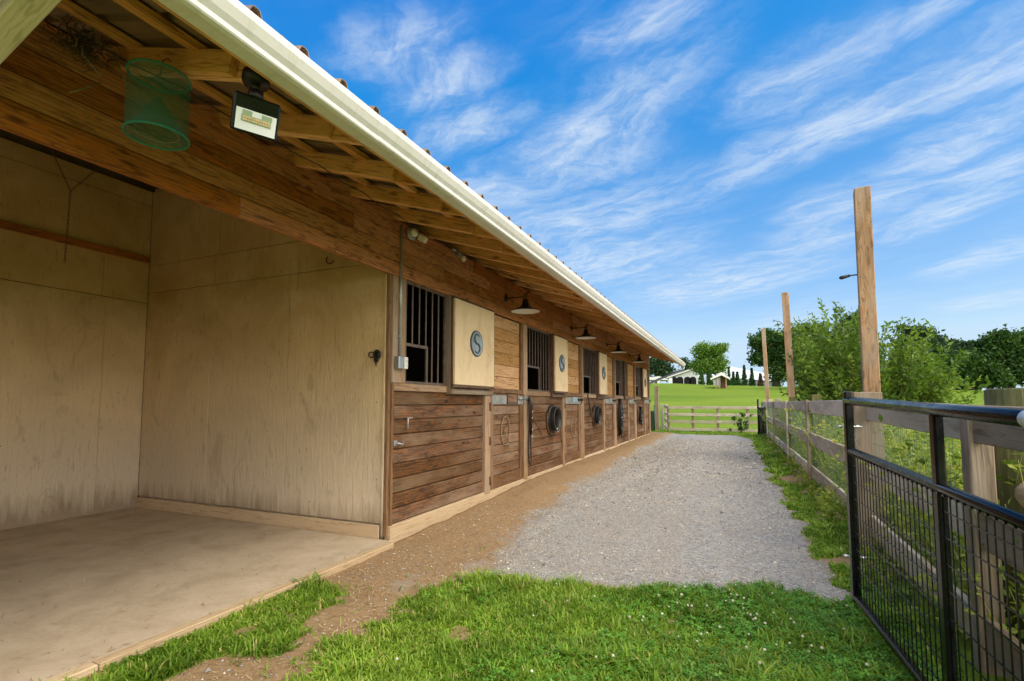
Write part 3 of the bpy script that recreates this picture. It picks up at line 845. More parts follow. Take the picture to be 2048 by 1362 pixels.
ends = Y0S[1:] + [YEND]
for i, (y0, y1) in enumerate(zip(Y0S, ends)):
    L = (y1 - y0) / 3.36
    yp1 = y0 + (1.93 if i == 0 else 1.81 * L)       # end of plank panel
    yd0 = yp1 + .17; yd1 = y0 + (3.27 if i == 0 else 3.09 * L)
    yn = y1
    # lower plank panel
    m = MB(); nb = 9; h = (1.415 - .15) / nb
    for k in range(nb):
        bx(m, XW - .022, XW, y0 + .01, yp1, .15 + k * h + .003, .15 + (k + 1) * h - .004)
    bx(m, XW - .06, XW - .024, y0, yp1, .10, 1.42, 1)
    P(m, 'plank_panel', M['plank'], bevel=.011)
    m = MB(); bx(m, XW - .03, XW + .012, y0 + .01, yp1 + .02, 1.418, 1.492); P(m, 'sill_board', M['post'], bevel=.005)
    # skirt board
    m = MB(); bx(m, XW - .05, XW + .022, y0 - .02, yn - .005, -.12, .147); P(m, 'skirt_board', M['skirt'], bevel=.005)
    # hinge post
    m = MB(); bx(m, XW - .06, XW + .03, yp1 + .012, yd0 - .006, .12, 1.44, 2); P(m, 'hinge_post', M['post'], bevel=.006)
    # door with stiles, boards, bottom rail
    m = MB()
    bx(m, XW - .035, XW + .018, yd0, yd0 + .115, .13, 1.43, 2)
    bx(m, XW - .035, XW + .018, yd1 - .12, yd1, .13, 1.43, 2)
    bx(m, XW - .035, XW + .016, yd0 + .117, yd1 - .122, .13, .31, 1)
    bx(m, XW - .035, XW + .016, yd0 + .117, yd1 - .122, 1.27, 1.43, 1)
    nb = 7; h = (1.27 - .31) / nb
    for k in range(nb):
        bx(m, XW - .03, XW - .008, yd0 + .116, yd1 - .121, .31 + k * h + .003, .31 + (k + 1) * h - .003, 1)
    bx(m, XW - .05, XW - .036, yd0, yd1, .12, 1.43, 1)
    door = P(m, 'stall_door', M['doorplank'], bevel=.008)
    m = MB(); bx(m, XW + .017, XW + .021, yd0 + .06, yd1 - .01, 1.285, 1.405); P(m, 'metal_strip', M['strip'], door)
    m = MB()
    c = yd0 + .62 * (yd1 - yd0)
    bx(m, XW + .022, XW + .034, c - .17, c + .17, 1.31, 1.425, 1); P(m, 'name_plate', M['doorplank'] if i == 0 else (M['plaque'] if i == 1 else M['galv']), door, .003)
    if i == 0:
        m = MB()
        for (a, b, e, f) in ((c - .185, c - .168, 1.295, 1.44), (c + .168, c + .185, 1.295, 1.44), (c - .185, c + .185, 1.290, 1.308)):
            bx(m, XW + .0225, XW + .040, a, b, e, f)
        P(m, 'plate_frame', M['darkframe'], door)
    for z in (.28, .80, 1.25):
        m = MB(); bx(m, XW + .0305, XW + .036, yd0 - .045, yd0 - .020, z - .055, z + .055)
        bx(m, XW + .019, XW + .024, yd0 + .002, yd0 + .025, z - .05, z + .05)
        m.tube([(XW + .034, yd0 - .006, z - .055), (XW + .034, yd0 - .006, z + .055)], .008, 8)
        P(m, 'hinge', M['rust'], door)
    m = MB()
    m.tube([(XW + .05, yd1 - .27, 1.368), (XW + .05, yd1 + .20, 1.368)], .010, 8)
    bx(m, XW + .018, XW + .044, yd1 - .19, yd1 - .05, 1.345, 1.392); bx(m, XW + .018, XW + .044, yd1 + .06, yd1 + .13, 1.345, 1.392)
    m.tube([(XW + .055, yd1 - .11, 1.36), (XW + .10, yd1 - .11, 1.40)], .012, 8); m.tube([(XW + .05, yd1 - .02, 1.36), (XW + .05, yd1 - .02, 1.28)], .007, 6)
    P(m, 'latch', M['galv'] if i == 0 else M['blackmetal'], door)
    # transom rail above door + post beside door
    m = MB(); bx(m, XW - .03, XW + .01, yp1 + .02, yn - .2, 1.437, 1.495); P(m, 'transom_rail', M['doorplank'], bevel=.005)
    m = MB(); bx(m, XW - .06, XW + .026, yd1 + .012, yn + (.005 if i < 4 else -.02), .12, 1.43, 2); P(m, 'latch_post', M['post'], bevel=.006)
    # upper half: grille, shutter frame, shutter, siding
    yg0 = y0 + (.20 if i == 0 else .04); yg1 = y0 + (.95 if i == 0 else 1.10 * L)
    m = MB(); bx(m, XW - .02, XW + .0, yg0 - .005, yg1 + .03, 1.493, 1.520); bx(m, XW - .02, XW, yg0 - .005, yg1 + .03, 2.510, 2.54)
    bx(m, XW - .02, XW, yg0 - .005, yg0 + .022, 1.52, 2.51); bx(m, XW - .02, XW, yg1 + .005, yg1 + .03, 1.52, 2.51)
    w = yg1 - yg0; yo = yg0 + w * .56
    bx(m, XW - .02, XW - .002, yg0 + .022, yo, 1.875, 1.905); bx(m, XW - .02, XW - .002, yo - .03, yo, 1.52, 1.875)
    gr = P(m, 'grille', M['barmetal'])
    nbar = 6 if i == 0 else 8
    for k in range(1, nbar):
        y = yg0 + .01 + (w) * k / nbar
        z0 = 1.905 if y < yo - .02 else 1.52
        m = MB(); m.tube([(XW - .012, y, z0), (XW - .012, y, 2.51)], .0095, 7, cap=False); P(m, 'bar', M['barmetal'], gr)
    has = i != 3
    ysf = yg1 + .045
    m = MB(); bx(m, XW - .03, XW + .055, ysf, ysf + .085, 1.40, 2.54, 2); bx(m, XW - .03, XW + .055, ysf + .086, yp1 + (.20 if i == 0 else .12), 1.402, 1.462)
    bx(m, XW - .03, XW - .02, ysf + .086, yp1 + .25, 1.462, 2.54, 2)
    P(m, 'shutter_frame', M['darkframe'] if i else M['fencebrown'], bevel=.005)
    if has:
        ys0 = y0 + (1.02 if i == 0 else 1.17 * L); ys1 = y0 + (2.05 if i == 0 else 1.92 * L)
        m = MB(); bx(m, -2.925, -2.897, ys0, ys1, 1.512, 2.505, 2)
        sh = P(m, 'shutter', M['ply'], bevel=.003)
        m = MB(); bx(m, -2.96, -2.906, ys0 - .02, ys1 + .022, 1.478, 1.511); bx(m, -2.96, -2.904, ys1 + .001, ys1 + .022, 1.512, 2.51)
        bx(m, -2.96, -2.904, ys0 - .02, ys1 + .022, 2.506, 2.53); bx(m, -2.95, -2.926, ys0 - .02, ys1 + .0, 1.512, 2.506, 2); P(m, 'edge_trim', M['darkframe'], sh, .003)
        m = MB(); c = (-2.897, (ys0 + ys1) / 2 + .0, 2.03)
        m.lathe([(0, .0), (.155, .0), (.160, .004), (.160, .012), (.150, .016), (.142, .010), (0, .0105)], c, (1, 0, 0), 32, 0)
        m.lathe([(.1605, .001), (.163, .006), (.1605, .0135), (.148, .0165)], c, (1, 0, 0), 32, 1)
        s_letter(m, (c[0] + .013, c[1], c[2]), .23, 1)
        P(m, 'plaque', [M['plaque'], M['plaquedark']], sh)
    # siding above door
    m = MB(); nb = 6; h = (2.54 - 1.497) / nb
    ya = yp1 + (.0 if has else -.7)
    for k in range(nb):
        bx(m, XW - .055, XW - .035, ya, yn - (.16 if i < 4 else .2), 1.497 + k * h + .002, 1.497 + (k + 1) * h - .002, 1)
    P(m, 'upper_siding', M['siding'], bevel=.006)
    m = MB(); bx(m, XW - .06, XW - .005, yn - .20, yn - .125, 1.43, 2.54, 2); P(m, 'door_stud', M['brownpost'], bevel=.005)
    m = MB(); bx(m, XW - .06, XW + .012, yn - .123, yn + (.03 if i < 4 else -.0), 1.432, 2.54, 2); P(m, 'upper_post', M['post'], bevel=.005)
m = MB(); bx(m, XW - .06, XW + .014, 3.985, 4.19, 1.494, 2.54, 2); P(m, 'upper_post', M['post'], bevel=.005)
m = MB(); bx(m, XW - .06, XW + .016, 3.985, 4.018, .12, 1.49, 2); P(m, 'corner_stud', M['brownpost'], bevel=.005)

# conduit and switch box on the first post
m = MB()
m.tube([(-2.972, 4.075, 3.06), (-2.972, 4.075, 1.76)], .0135, 8)
for z in (2.9, 2.35, 1.95): m.box((-2.98, 4.075, z), (.02, .05, .02))
P(m, 'conduit', M['galv'])
m = MB(); m.box((-2.955, 4.045, 1.69), (.055, .075, .125)); sw = P(m, 'switch_box', M['galv'], bevel=.006)
m = MB()
m.box((-2.945, 4.115, 1.69), (.05, .055, .115)); m.tube([(-2.92, 4.115, 1.66), (-2.90, 4.115, 1.672)], .006, 6); m.tube([(-2.92, 4.115, 1.71), (-2.90, 4.115, 1.72)], .006, 6)
P(m, 'switch', M['white'], sw, .008)
# cleat, hook on the first panel
m = MB(); m.tube([(XW, 4.225, 1.155), (XW + .03, 4.225, 1.15), (XW + .032, 4.225, 1.05), (XW, 4.225, 1.04)], .008, 8); m.tube([(XW + .03, 4.225, 1.15), (XW + .05, 4.27, 1.15)], .007, 6)
P(m, 'tie_handle', M['galv'])
m = MB(); m.tube([(XW, 4.06, .915), (XW + .035, 4.075, .91), (XW + .045, 4.12, .90), (XW + .03, 4.14, .93)], .010, 8); m.box((XW + .004, 4.06, .915), (.008, .05, .05)); P(m, 'hook', M['galv'])

# ------------------------------------------------------------------ things on the barn
def LP(mb, name, mats, root, bevel=0):
    o = mb.build(name, mats, root, bevel); o.location = (0, 0, 0); return o
lamp0 = empty('barn_lamp', (XW + .01, 6.62, 2.81), 'black gooseneck lamp over the first stall door, the nearest and largest of its row', 'wall lamp', 'barn lamps along the header')
m = MB(); m.lathe([(0, 0), (.062, 0), (.062, .012), (.03, .03), (0, .03)], (0, 0, 0), (1, 0, 0), 16); LP(m, 'wall_plate', M['blackmetal'], lamp0)
m = MB(); m.tube([(.02, 0, 0), (.30, 0, .0)], .0115, 8); m.lathe([(0, -.045), (.03, -.045), (.032, .0), (.028, .035), (.01, .05), (0, .05)], (.31, 0, .0), (0, 0, 1), 14)
m.tube([(.31, 0, .03), (.36, .015, .06)], .018, 8)
LP(m, 'arm', M['rust'], lamp0)
m = MB(); pr = [(.03, -.04), (.045, -.06), (.05, -.11), (.075, -.145), (.13, -.175), (.195, -.198), (.205, -.212)]
m.lathe(pr, (.31, 0, 0), (0, 0, 1), 32); sh = LP(m, 'lamp_shade', M['blackmetal'], lamp0)
m = MB(); m.lathe([(r - .004, z - .003) for r, z in pr[1:]] + [(.205, -.2125)], (.31, 0, 0), (0, 0, 1), 32); LP(m, 'shade_lining', M['white'], sh)
m = MB(); m.lathe([(0, -.20), (.02, -.195), (.03, -.17), (.02, -.13), (.015, -.1), (0, -.1)], (.31, 0, 0), (0, 0, 1), 14); LP(m, 'bulb', M['white'], lamp0)
for y, lab in ((9.85, 'black gooseneck lamp over the second stall door, second from the camera'), (12.97, 'black gooseneck lamp beyond the third shutter, third from the camera'), (16.1, 'smallest black gooseneck lamp, above the far stall')):
    c = copy_tree(lamp0); c.location = (XW + .01, y, 2.81 if y < 14 else 2.79); c['label'] = lab

# flood light under the eave
fl = empty('flood_light', (-1.90, 1.52, 2.70), 'black square flood light with white LED face mounted under the eave', 'flood light')
nrm = Vector((.80, -.42, -.42)).normalized(); R = rot_to(nrm)
m = MB(); m.lathe([(0, .055), (.055, .055), (.058, .02), (.05, 0), (0, 0)], (0, 0, 0), (0, 0, 1), 18); LP(m, 'mount', M['blackmetal'], fl, .0)
m = MB(); m.tube([(0, 0, .01), (.005, -.005, -.03)], .02, 10); m.lathe([(0, -.028), (.026, -.028), (.026, .028), (0, .028)], (.005, -.005, -.05), (.45, .88, 0), 14); LP(m, 'swivel', M['blackmetal'], fl)
bc = Vector((.012, -.005, -.148))
m = MB(); m.box(bc, (.04, .185, .155), R); body = LP(m, 'body', M['black'], fl, .008)
def onf(y, z, d): return bc + R @ Vector((d - .0025, y * .82, z * .82))
m = MB(); m.box(onf(0, -.03, .024), (.004, .16, .086), R); LP(m, 'led_face', M['led'], body)
m = MB(); m.box(onf(0, -.022, .0275), (.003, .118, .026), R); LP(m, 'chip_tray', M['ledgreen'], body, .001)
m = MB()
for q in range(11):
    for w_ in (-.0065, .0065): m.box(onf(-.06 + q * .012, -.022 + w_, .0305), (.002, .0075, .0085), R)
LP(m, 'led_chips', M['ledchip'], body)
m = MB(); m.box(onf(-.045, .005, .0272), (.003, .037, .020), R); LP(m, 'reflector', M['ledgreen'], body)
m = MB(); m.box(onf(.05, .005, .0272), (.003, .041, .020), R); LP(m, 'reflector', M['ledgreen'], body)

# green fly trap
ft = empty('fly_trap', (-2.53, 1.49, 2.89), 'green mesh cylinder fly trap hanging under the eave', 'fly trap')
m = MB(); m.lathe([(.128, 0), (.131, -.30)], (0, 0, 0), (0, 0, 1), 28); LP(m, 'mesh_sleeve', M['net'], ft)
m = MB(); m.lathe([(.131, -.30), (.01, -.10)], (0, 0, 0), (0, 0, 1), 24); LP(m, 'inner_cone', M['net'], ft)
m = MB(); m.lathe([(.0, .004), (.128, 0)], (0, 0, 0), (0, 0, 1), 24); LP(m, 'top_net', M['net'], ft)
for r, z in ((.129, 0), (.132, -.30)):
    m = MB(); m.tube([(r * math.cos(a), r * math.sin(a), z) for a in np.linspace(0, 2 * math.pi, 33)], .005, 6, cap=False); LP(m, 'rim', M['netrim'], ft)
m = MB(); m.tube([(.09 * math.cos(a), .09 * math.sin(a), -.285) for a in np.linspace(0, 4.2, 22)], .002, 5); LP(m, 'wire_loop', M['twig'], ft)
m = MB(); m.tube([(0, 0, .0), (0, .01, .09), (.008, .03, .115), (0, .048, .105)], .0025, 5); m.tube([(-.1, 0, 0), (0, 0, .02), (.1, 0, 0)], .002, 5); LP(m, 'hook', M['rust'], ft)

# bird nest
bn = empty('bird_nest', (-2.93, 1.36, 3.10), 'ragged bird nest of dry twigs on top of the header beam', 'bird nest')
m = MB()
for k in range(230):
    a = random.uniform(0, 6.28); r = abs(random.gauss(0, .075)); p = Vector((.02 + r * math.cos(a) * .7, r * math.sin(a) * 1.2, random.gauss(-.03, .045)))
    d = Vector((random.gauss(0, 1), random.gauss(0, 1), random.gauss(0, .6))).normalized() * random.uniform(.03, .09)
    m.tube([p - d * .5, p + Vector((random.gauss(0, .01), 0, random.gauss(0, .01))), p + d * .5], .0022, 3)
LP(m, 'straw', M['nest'], bn)
m = MB()
for p0, p1, p2 in (((-.0, -.35, .04), (.03, -.05, .03), (.05, .42, -.02)), ((.02, -.02, .0), (.06, -.03, -.10), (.06, .05, -.16)), ((.06, .05, -.20), (.07, .0, -.25), (.08, -.08, -.33)),
                   ((.03, .02, .02), (.05, .0, .06), (.07, .05, .09)), ((.03, .12, .0), (.06, .14, -.08), (.05, .18, -.14)), ((.0, .1, 0), (.03, .2, -.02), (.06, .26, -.05)), ((.03, -.1, .03), (.05, -.05, -.04), (.06, -.06, -.08))):
    m.tube([p0, p1, p2], .0042, 5)
LP(m, 'twigs', M['twig'], bn)

# cable along the rafters, old lamp heads
m = MB(); pts = []
for k, t in enumerate(np.linspace(0, 1, 26)):
    y = 1.2 + t * 6.2; pts.append((-2.72 + .05 * math.sin(t * 9), y, raf_bot(-2.72) - .012 - (.02 if k % 2 else 0)))
m.tube(pts, .004, 5); tag(m.build('cable', M['blackmetal']), 'thin dark cable strung under the rafters', 'cable')
sl_ = empty('security_light', (-2.955, 4.21, 3.01), 'small white twin security light beside the conduit top', 'security light')
m = MB(); m.lathe([(0, 0), (.062, 0), (.066, .012), (.05, .025), (0, .028)], (0, 0, 0), (1, -.2, 0), 18); LP(m, 'base_plate', M['galv'], sl_)
m = MB(); m.lathe([(0, .02), (.03, .02), (.042, .05), (.04, .07), (0, .085)], (0, -.005, 0), (1, -.2, 0), 16); LP(m, 'sensor', M['white'], sl_)
m = MB(); m.tube([(.03, .03, .0), (.06, .05, -.02)], .024, 8); LP(m, 'swivel', M['blackmetal'], sl_)
m = MB(); m.box((.10, .062, -.045), (.085, .065, .06), Euler((0, .5, .2)).to_matrix()); LP(m, 'lamp_head', M['white'], sl_, .008)
ob = empty('outlet_box', (-2.95, 5.2, 3.07), 'small grey outlet box with pull chain bulb under the rafters', 'outlet box')
m = MB(); m.box((0, 0, 0), (.05, .10, .06)); m.box((.0, -.13, .02), (.03, .08, .025)); LP(m, 'box', M['galv'], ob, .005)
m = MB(); m.lathe([(0, 0), (.028, 0), (.03, -.04), (.02, -.06), (0, -.075)], (.035, .03, -.02), (0, 0, 1), 12); LP(m, 'bulb_holder', M['white'], ob)

# chain hanging inside the bay
m = MB()
def chain(m, a, b, n):
    a, b = Vector(a), Vector(b); d = (b - a) / n
    for k in range(n):
        c = a + d * (k + .5); up = Vector((0, 1, 0)) if k % 2 else Vector((1, 0, 0))
        s = (up - d.normalized() * up.dot(d.normalized())).normalized() * .006
        e = d * .62
        m.tube([c - e + s * .3, c - e * .6 + s, c + e * .6 + s, c + e - s * .3, c + e * .6 - s, c - e * .6 - s, c - e + s * .3], .0022, 4, cap=False)
chain(m, (-5, 2.02, 3.6), (-5, 2.293, 3.056), 18); chain(m, (-5, 2.66, 3.6), (-5, 2.293, 3.056), 18); chain(m, (-5, 2.293, 3.056), (-5, 2.283, 2.445), 20)
tag(m.build('chain', M['rust']), 'rusty Y shaped chain hanging in the open bay', 'chain')
# ring and snap on the partition
sn = empty('tie_ring', (-3.165, 3.955, 1.76), 'black iron tie ring bolted on the cream partition wall', 'tie ring')
m = MB(); m.box((.01, -.005, -.015), (.05, .012, .10)); m.lathe([(0, 0), (.012, 0), (.0, -.06)], (.012, -.008, -.06), (0, 0, 1), 8); LP(m, 'back_plate', M['blackmetal'], sn, .003)
m = MB()
m.tube([(.03 + .036 * math.cos(a), -.02, .005 + .040 * math.sin(a)) for a in np.linspace(0, 6.283, 21)], .010, 7, cap=False)
m.tube([(-.035 + .032 * math.cos(a), -.022, .006 + .026 * math.sin(a)) for a in np.linspace(0, 6.283, 21)], .006, 7, cap=False); LP(m, 'ring', M['blackmetal'], sn)
m = MB(); m.tube([(-3.77 + .05 * math.cos(a), 3.955, 2.77 + .04 * math.sin(a)) for a in np.linspace(2.2, 6.0, 12)], .006, 6); tag(m.build('wall_hook', M['rust']), 'small rusty hook high on the cream partition wall', 'hook')

# rope rings on the doors
rg = ['tan rope ring with a loose tail on the nearest stall door', 'tan rope ring on the second stall door', 'tan rope ring on the third stall door']
for k, (y, z) in enumerate(((6.62, .905), (9.95, .82), (13.25, .80))):
    m = MB()
    pts = [(XW + .012, y + .145 * math.cos(a), z + .20 * math.sin(a)) for a in np.linspace(-.9, 5.2, 40)]
    m.tube(pts, .0075, 6)
    if k == 0:
        m.tube([(XW + .014, y + .05 * math.cos(a) * (1 - a / 14), z - .02 + .055 * math.sin(a) * (1 - a / 14)) for a in np.linspace(0, 9, 30)], .006, 6)
        m.tube([pts[-1], (XW + .02, y + .12, z - .20), (XW + .03, y + .10, z - .25)], .007, 6)
    tag(m.build('rope_ring', M['rope']), rg[k], 'rope ring', 'rope rings on the stall doors')

# black bridle loop on the first latch, crop beside it
br = empty('bridle', (XW + .05, 7.40, 1.365), 'black leather bridle looped over the nearest door latch', 'bridle')
def strap(m, pts, w, t, mi=0):
    for a, b in zip(pts[:-1], pts[1:]): m.bar(a, Vector(b) + (Vector(b) - Vector(a)) * .06, t, w, (1, .001, 0) if abs(Vector(b).z - Vector(a).z) > .02 else (0, 0, 1), mi)
m = MB()
m.tube([(0, -.05, .0), (.02, -.01, .02), (.02, .02, -.05), (.01, .035, -.2), (.0, .03, -.5), (.0, .0, -.8), (.0, .03, -1.0), (.0, .08, -1.03), (.0, .12, -.98), (.0, .10, -.75), (.0, .075, -.5), (.01, .06, -.25), (.02, .05, -.06), (.02, .01, .02)], .011, 6)
LP(m, 'rein', M['leather'], br)
m = MB()
m.tube([(.02, 0, 0), (.035, .04, -.12), (.03, .055, -.30), (.025, .05, -.56)], .017, 6); m.tube([(.02, .02, 0), (.03, .09, -.10), (.03, .10, -.18)], .010, 6); m.tube([(.0, .0, 0), (.02, .01, -.15), (.02, .03, -.5)], .013, 6)
LP(m, 'headstall', M['leather'], br)
m = MB()
for z in (-.20, -.30, -.48, -.58, -.64): m.lathe([(.012, 0), (.018, .004), (.012, .008)], (.045, .055, z), (1, 0, 0), 10)
LP(m, 'buckle', M['bolt'], br)
m = MB(); m.tube([(XW + .03, 7.52, 1.22), (XW + .02, 7.8, 1.0), (XW + .02, 8.12, .76)], .007, 6); tag(m.build('riding_crop', M['tan']), 'thin riding crop slanting down beside the black bridle', 'riding crop')

# round black collars on the second and third panels
for k, (y, s, lab) in enumerate(((8.60, 1.0, 'black padded horse collar on the second plank panel, the nearer one'), (11.68, .92, 'black padded horse collar on the third plank panel, the farther one'))):
    hc = empty('horse_collar', (XW + .005, y, 1.02), lab, 'horse collar', 'horse collars on the plank fronts')
    m = MB(); m.lathe([(.20 * s, .02), (.235 * s, .0), (.255 * s, .02), (.25 * s, .045), (.215 * s, .05)], (0, 0, 0), (1, 0, 0), 28); LP(m, 'flange', M['leather'], hc)
    m = MB(); m.lathe([(.232 * s, .028), (.262 * s, .005), (.264 * s, .02), (.258 * s, .03)], (0, 0, -.02), (1, 0, 0), 28); LP(m, 'lining', M['tan'], hc)
    m = MB(); m.lathe([(r_ * s, h_ * .62) for r_, h_ in ((.19, .0), (.205, .06), (.21, .09), (.20, .10), (.21, .11), (.215, .16), (.205, .175), (.22, .185), (.222, .21), (.205, .22), (.185, .21), (.175, .10), (.17, .0))], (0, 0, 0), (1, 0, 0), 28); LP(m, 'collar_body', M['leather'], hc)
    m = MB(); m.tube([(.13, .06 * math.cos(a), -.19 * s + .035 * math.sin(a)) for a in np.linspace(0, 6.28, 15)], .006, 6); LP(m, 'buckle', M['bolt'], hc)
# hanging tack at the far stalls
for (y, z0, z1, lab) in ((14.15, 1.40, .30, 'long bundle of black harness straps hanging at the fourth stall'), (17.5, 1.16, .55, 'short bunch of black harness straps hanging at the last stall')):
    hn = empty('harness', (XW + .05, y, z0), lab, 'harness', 'harness bundles at the far stalls')
    m = MB()
    for k in range(16):
        b = random.uniform(.02, .12); x = random.uniform(0, .08); d = (z1 - z0) * random.uniform(.6, 1)
        m.tube([(x, random.uniform(-.03, .03), 0), (x + .02, -b * 1.3, d * .3), (x + .01, -b * 1.6 + random.gauss(0, .03), d * .7), (x, 0, d), (x + .02, b * 1.5, d * .7), (x + .02, b * 1.2, d * .3), (x, 0, .02)], .013, 5)
    LP(m, 'straps', M['leather'], hn)
    m = MB()
    for k in range(6): m.lathe([(.014, 0), (.022, .005), (.014, .01)], (.10, random.uniform(-.1, .1), (z1 - z0) * random.uniform(.3, .9)), (1, 0, 0), 9)
    LP(m, 'buckle', M['bolt'], hn)
m = MB(); m.tube([(XW + .03, 11.0, 1.50), (XW + .04, 11.05, 1.35), (XW + .04, 11.2, 1.12), (XW + .03, 11.2, 1.02)], .014, 6); tag(m.build('lead_strap', M['leather']), 'short black lead strap hanging below the third grille', 'lead strap')

# ------------------------------------------------------------------ lane fence on the right
fence = empty('rail_fence', (1.05, 5, 0), 'weathered grey rail fence with wire mesh along the gravel lane', 'fence')
def FP(mb, name, mats, root, bevel=0):
    o = mb.build(name, mats, root, bevel); o.location = -root.location; return o
XF = 1.05
def gz(y): return float(np.interp(y, [1.5, 3.2, 5.5, 9, 24], [-.07, -.045, 0, 0, 0]))
ypost = [1.2, 3.22, 5.35, 9.05, 12.45, 16.5, 19.8, 23.0]
for (z0, z1) in ((1.155, 1.335), (.66, .84), (.16, .34)):
    for j, (a, b) in enumerate(zip(ypost[:-1], ypost[1:])):
        m = MB(); sag = random.uniform(-.012, .012)
        m.bar((XF + .02, a + .003, (z0 + z1) / 2 + gz(a)), (XF + .02, b - .003, (z0 + z1) / 2 + gz(b) + (sag if j > 1 else 0)), .036, z1 - z0)
        FP(m, 'rail', M['fencebrown'] if j == 0 else M['fence'], fence, .005)
for j, y in enumerate(ypost):
    if j in (0, 2): continue
    m = MB()
    if j == 1:
        m.box((1.082, y - .02, .60), (.095, .105, 1.36))
        FP(m, 'post', M['fencebrown'], fence, .006)
    else:
        m.box((XF - .018, y, .68), (.036, .13, 1.34)); FP(m, 'batten', M['fencebrown'] if j % 2 else M['fence'], fence, .005)
        m = MB(); m.box((XF + .115, y + .05, .70), (.125, .13, 1.46)); FP(m, 'post', M['greenpost'] if j < 5 else M['fence'], fence, .006)
m = MB(); xm = XF + .045
for y in np.arange(3.55, 23, .05): m.bar((xm, y, .02), (xm, y, 1.16), .0022, .0022, (0, 1, 0))
for z in np.arange(.05, 1.17, .1): m.bar((xm + .002, 3.55, z), (xm + .002, 23, z), .0025, .0025)
FP(m, 'wire_mesh', M['wire'], fence)
# wide lower post, tall posts
m = MB(); R = Euler((0, 0, .05)).to_matrix(); m.box((1.072, 5.335, .66), (.215, .045, 1.47), R); m.box((1.045, 5.41, .65), (.12, .10, 1.44), R)
FP(m, 'gate_post', M['fencebrown'], fence, .006)
def tall_post(x, y, z0, z1, w, lean, label, rz=-.12):
    o = empty('tall_post', (x, y, 0), label, 'wooden post', 'tall wooden posts standing above the lane fence')
    m = MB(); top = Vector((lean[0], lean[1], z1)); m.box((top.x / 2, top.y / 2, (z0 + z1) / 2), (w, w, z1 - z0), rot_to(top - Vector((0, 0, z0)), (-math.sin(rz), math.cos(rz), 0)) @ Euler((0, math.pi / 2, 0)).to_matrix(), 2); LP(m, 'timber', M['treated'], o, .006)
    return o, top
tp, top = tall_post(1.135, 5.47, -.1, 3.27, .125, (-.0, 0), 'tallest wooden post in the photo, nearest, with a small black hook on its side')
m = MB(); m.tube([(-.07, -.02, 2.47), (-.14, -.03, 2.465)], .006, 6); m.tube([(-.13, -.03, 2.465), (-.20, -.035, 2.45), (-.215, -.035, 2.45)], [.012, .018, .006], 8); LP(m, 'insulator', M['blackmetal'], tp)
tp, top = tall_post(1.24, 13.1, -.1, 3.83, .145, (-.09, 0), 'middle tall wooden post with a bent wire near its top')
m = MB(); m.tube([(-.13, 0, 3.05), (-.2, 0, 3.16), (-.33, 0, 3.2), (-.36, 0, 3.22)], .008, 5); m.tube([(-.33, 0, 3.2), (-.36, 0, 3.17)], .007, 5); m.tube([(.06, 0, 2.95), (.12, 0, 2.98), (.13, 0, 2.9)], .006, 5); LP(m, 'bent_wire', M['rust'], tp)
tp, top = tall_post(1.25, 22.0, -.1, 4.2, .135, (-.12, 0), 'smallest and farthest tall wooden post over the fence')
m = MB(); m.tube([(.02, 0, 3.5), (.1, 0, 3.56), (.16, 0, 3.6)], .009, 5); LP(m, 'bent_wire', M['rust'], tp)

# thick mossy post and slip rail at the right edge
m = MB(); m.lathe([(0, -.2), (.165, -.2), (.163, 1.365), (.15, 1.375), (0, 1.375)], (0, 0, 0), (0, 0, 1), 24)
o = m.build('mossy_post', M['greenpost']); o.location = (1.38, 3.45, 0); tag(o, 'thick round mossy post behind the nearest fence rails', 'wooden post')
m = MB(); m.tube([(1.185, 3.05, .895), (1.20, 3.02, .893), (1.25, 2.93, .89), (1.75, 1.95, .86)], [.045, .07, .078, .08], 16); tag(m.build('log_rail', M['log']), 'round peeled log rail end beside the mossy post', 'log')

# ------------------------------------------------------------------ black wire gate
gdir = (RGT * ((1388 - PXU) / FPX) - UPV * ((770 - PXV) / FPX) + FWD).normalized()
gate = empty('wire_gate', (.66, 3.80, .10), 'glossy black metal gate with welded wire panel standing open', 'gate')
def gp_(s, z): 
    p = Vector((0, 0, z)) - gdir * s; return p
GL = 2.9
m = MB(); m.bar(gp_(0, -.02), gp_(0, 1.275), .045, .058, gdir); LP(m, 'stile', M['black'], gate, .008)
m = MB(); m.tube([gp_(-.02, 1.215), gp_(GL, 1.215)], .026, 12); LP(m, 'top_rail', M['black'], gate)
m = MB(); m.tube([gp_(-.02, .905), gp_(GL, .905)], .0225, 12); LP(m, 'middle_rail', M['black'], gate)
m = MB(); m.tube([gp_(0, .01), gp_(GL, .01)], .024, 12); LP(m, 'bottom_rail', M['black'], gate)
m = MB(); m.bar(gp_(1.24, .0), gp_(1.24, 1.20), .035, .05, gdir); LP(m, 'stile', M['black'], gate, .008)
m = MB(); m.bar(gp_(GL, -.02), gp_(GL, 1.235), .045, .058, gdir); LP(m, 'stile', M['black'], gate, .008)
m = MB()
for s in np.arange(.05, GL, .0508): m.bar(gp_(s, .01), gp_(s, .905), .0045, .0045, gdir)
for z in np.arange(.11, .90, .1016): m.bar(gp_(0, z) + Vector((-.004, 0, 0)), gp_(GL, z) + Vector((-.004, 0, 0)), .0045, .0045)
for s in np.arange(.05, GL, .0508): m.box(gp_(s, .888) + Vector((-.018, 0, 0)), (.008, .016, .008))
LP(m, 'wire_panel', M['black'], gate)
m = MB(); m.tube([gp_(1.845, 1.215), gp_(1.92, 1.215)], .0272, 14); LP(m, 'pipe_sleeve', M['silver'], gate)
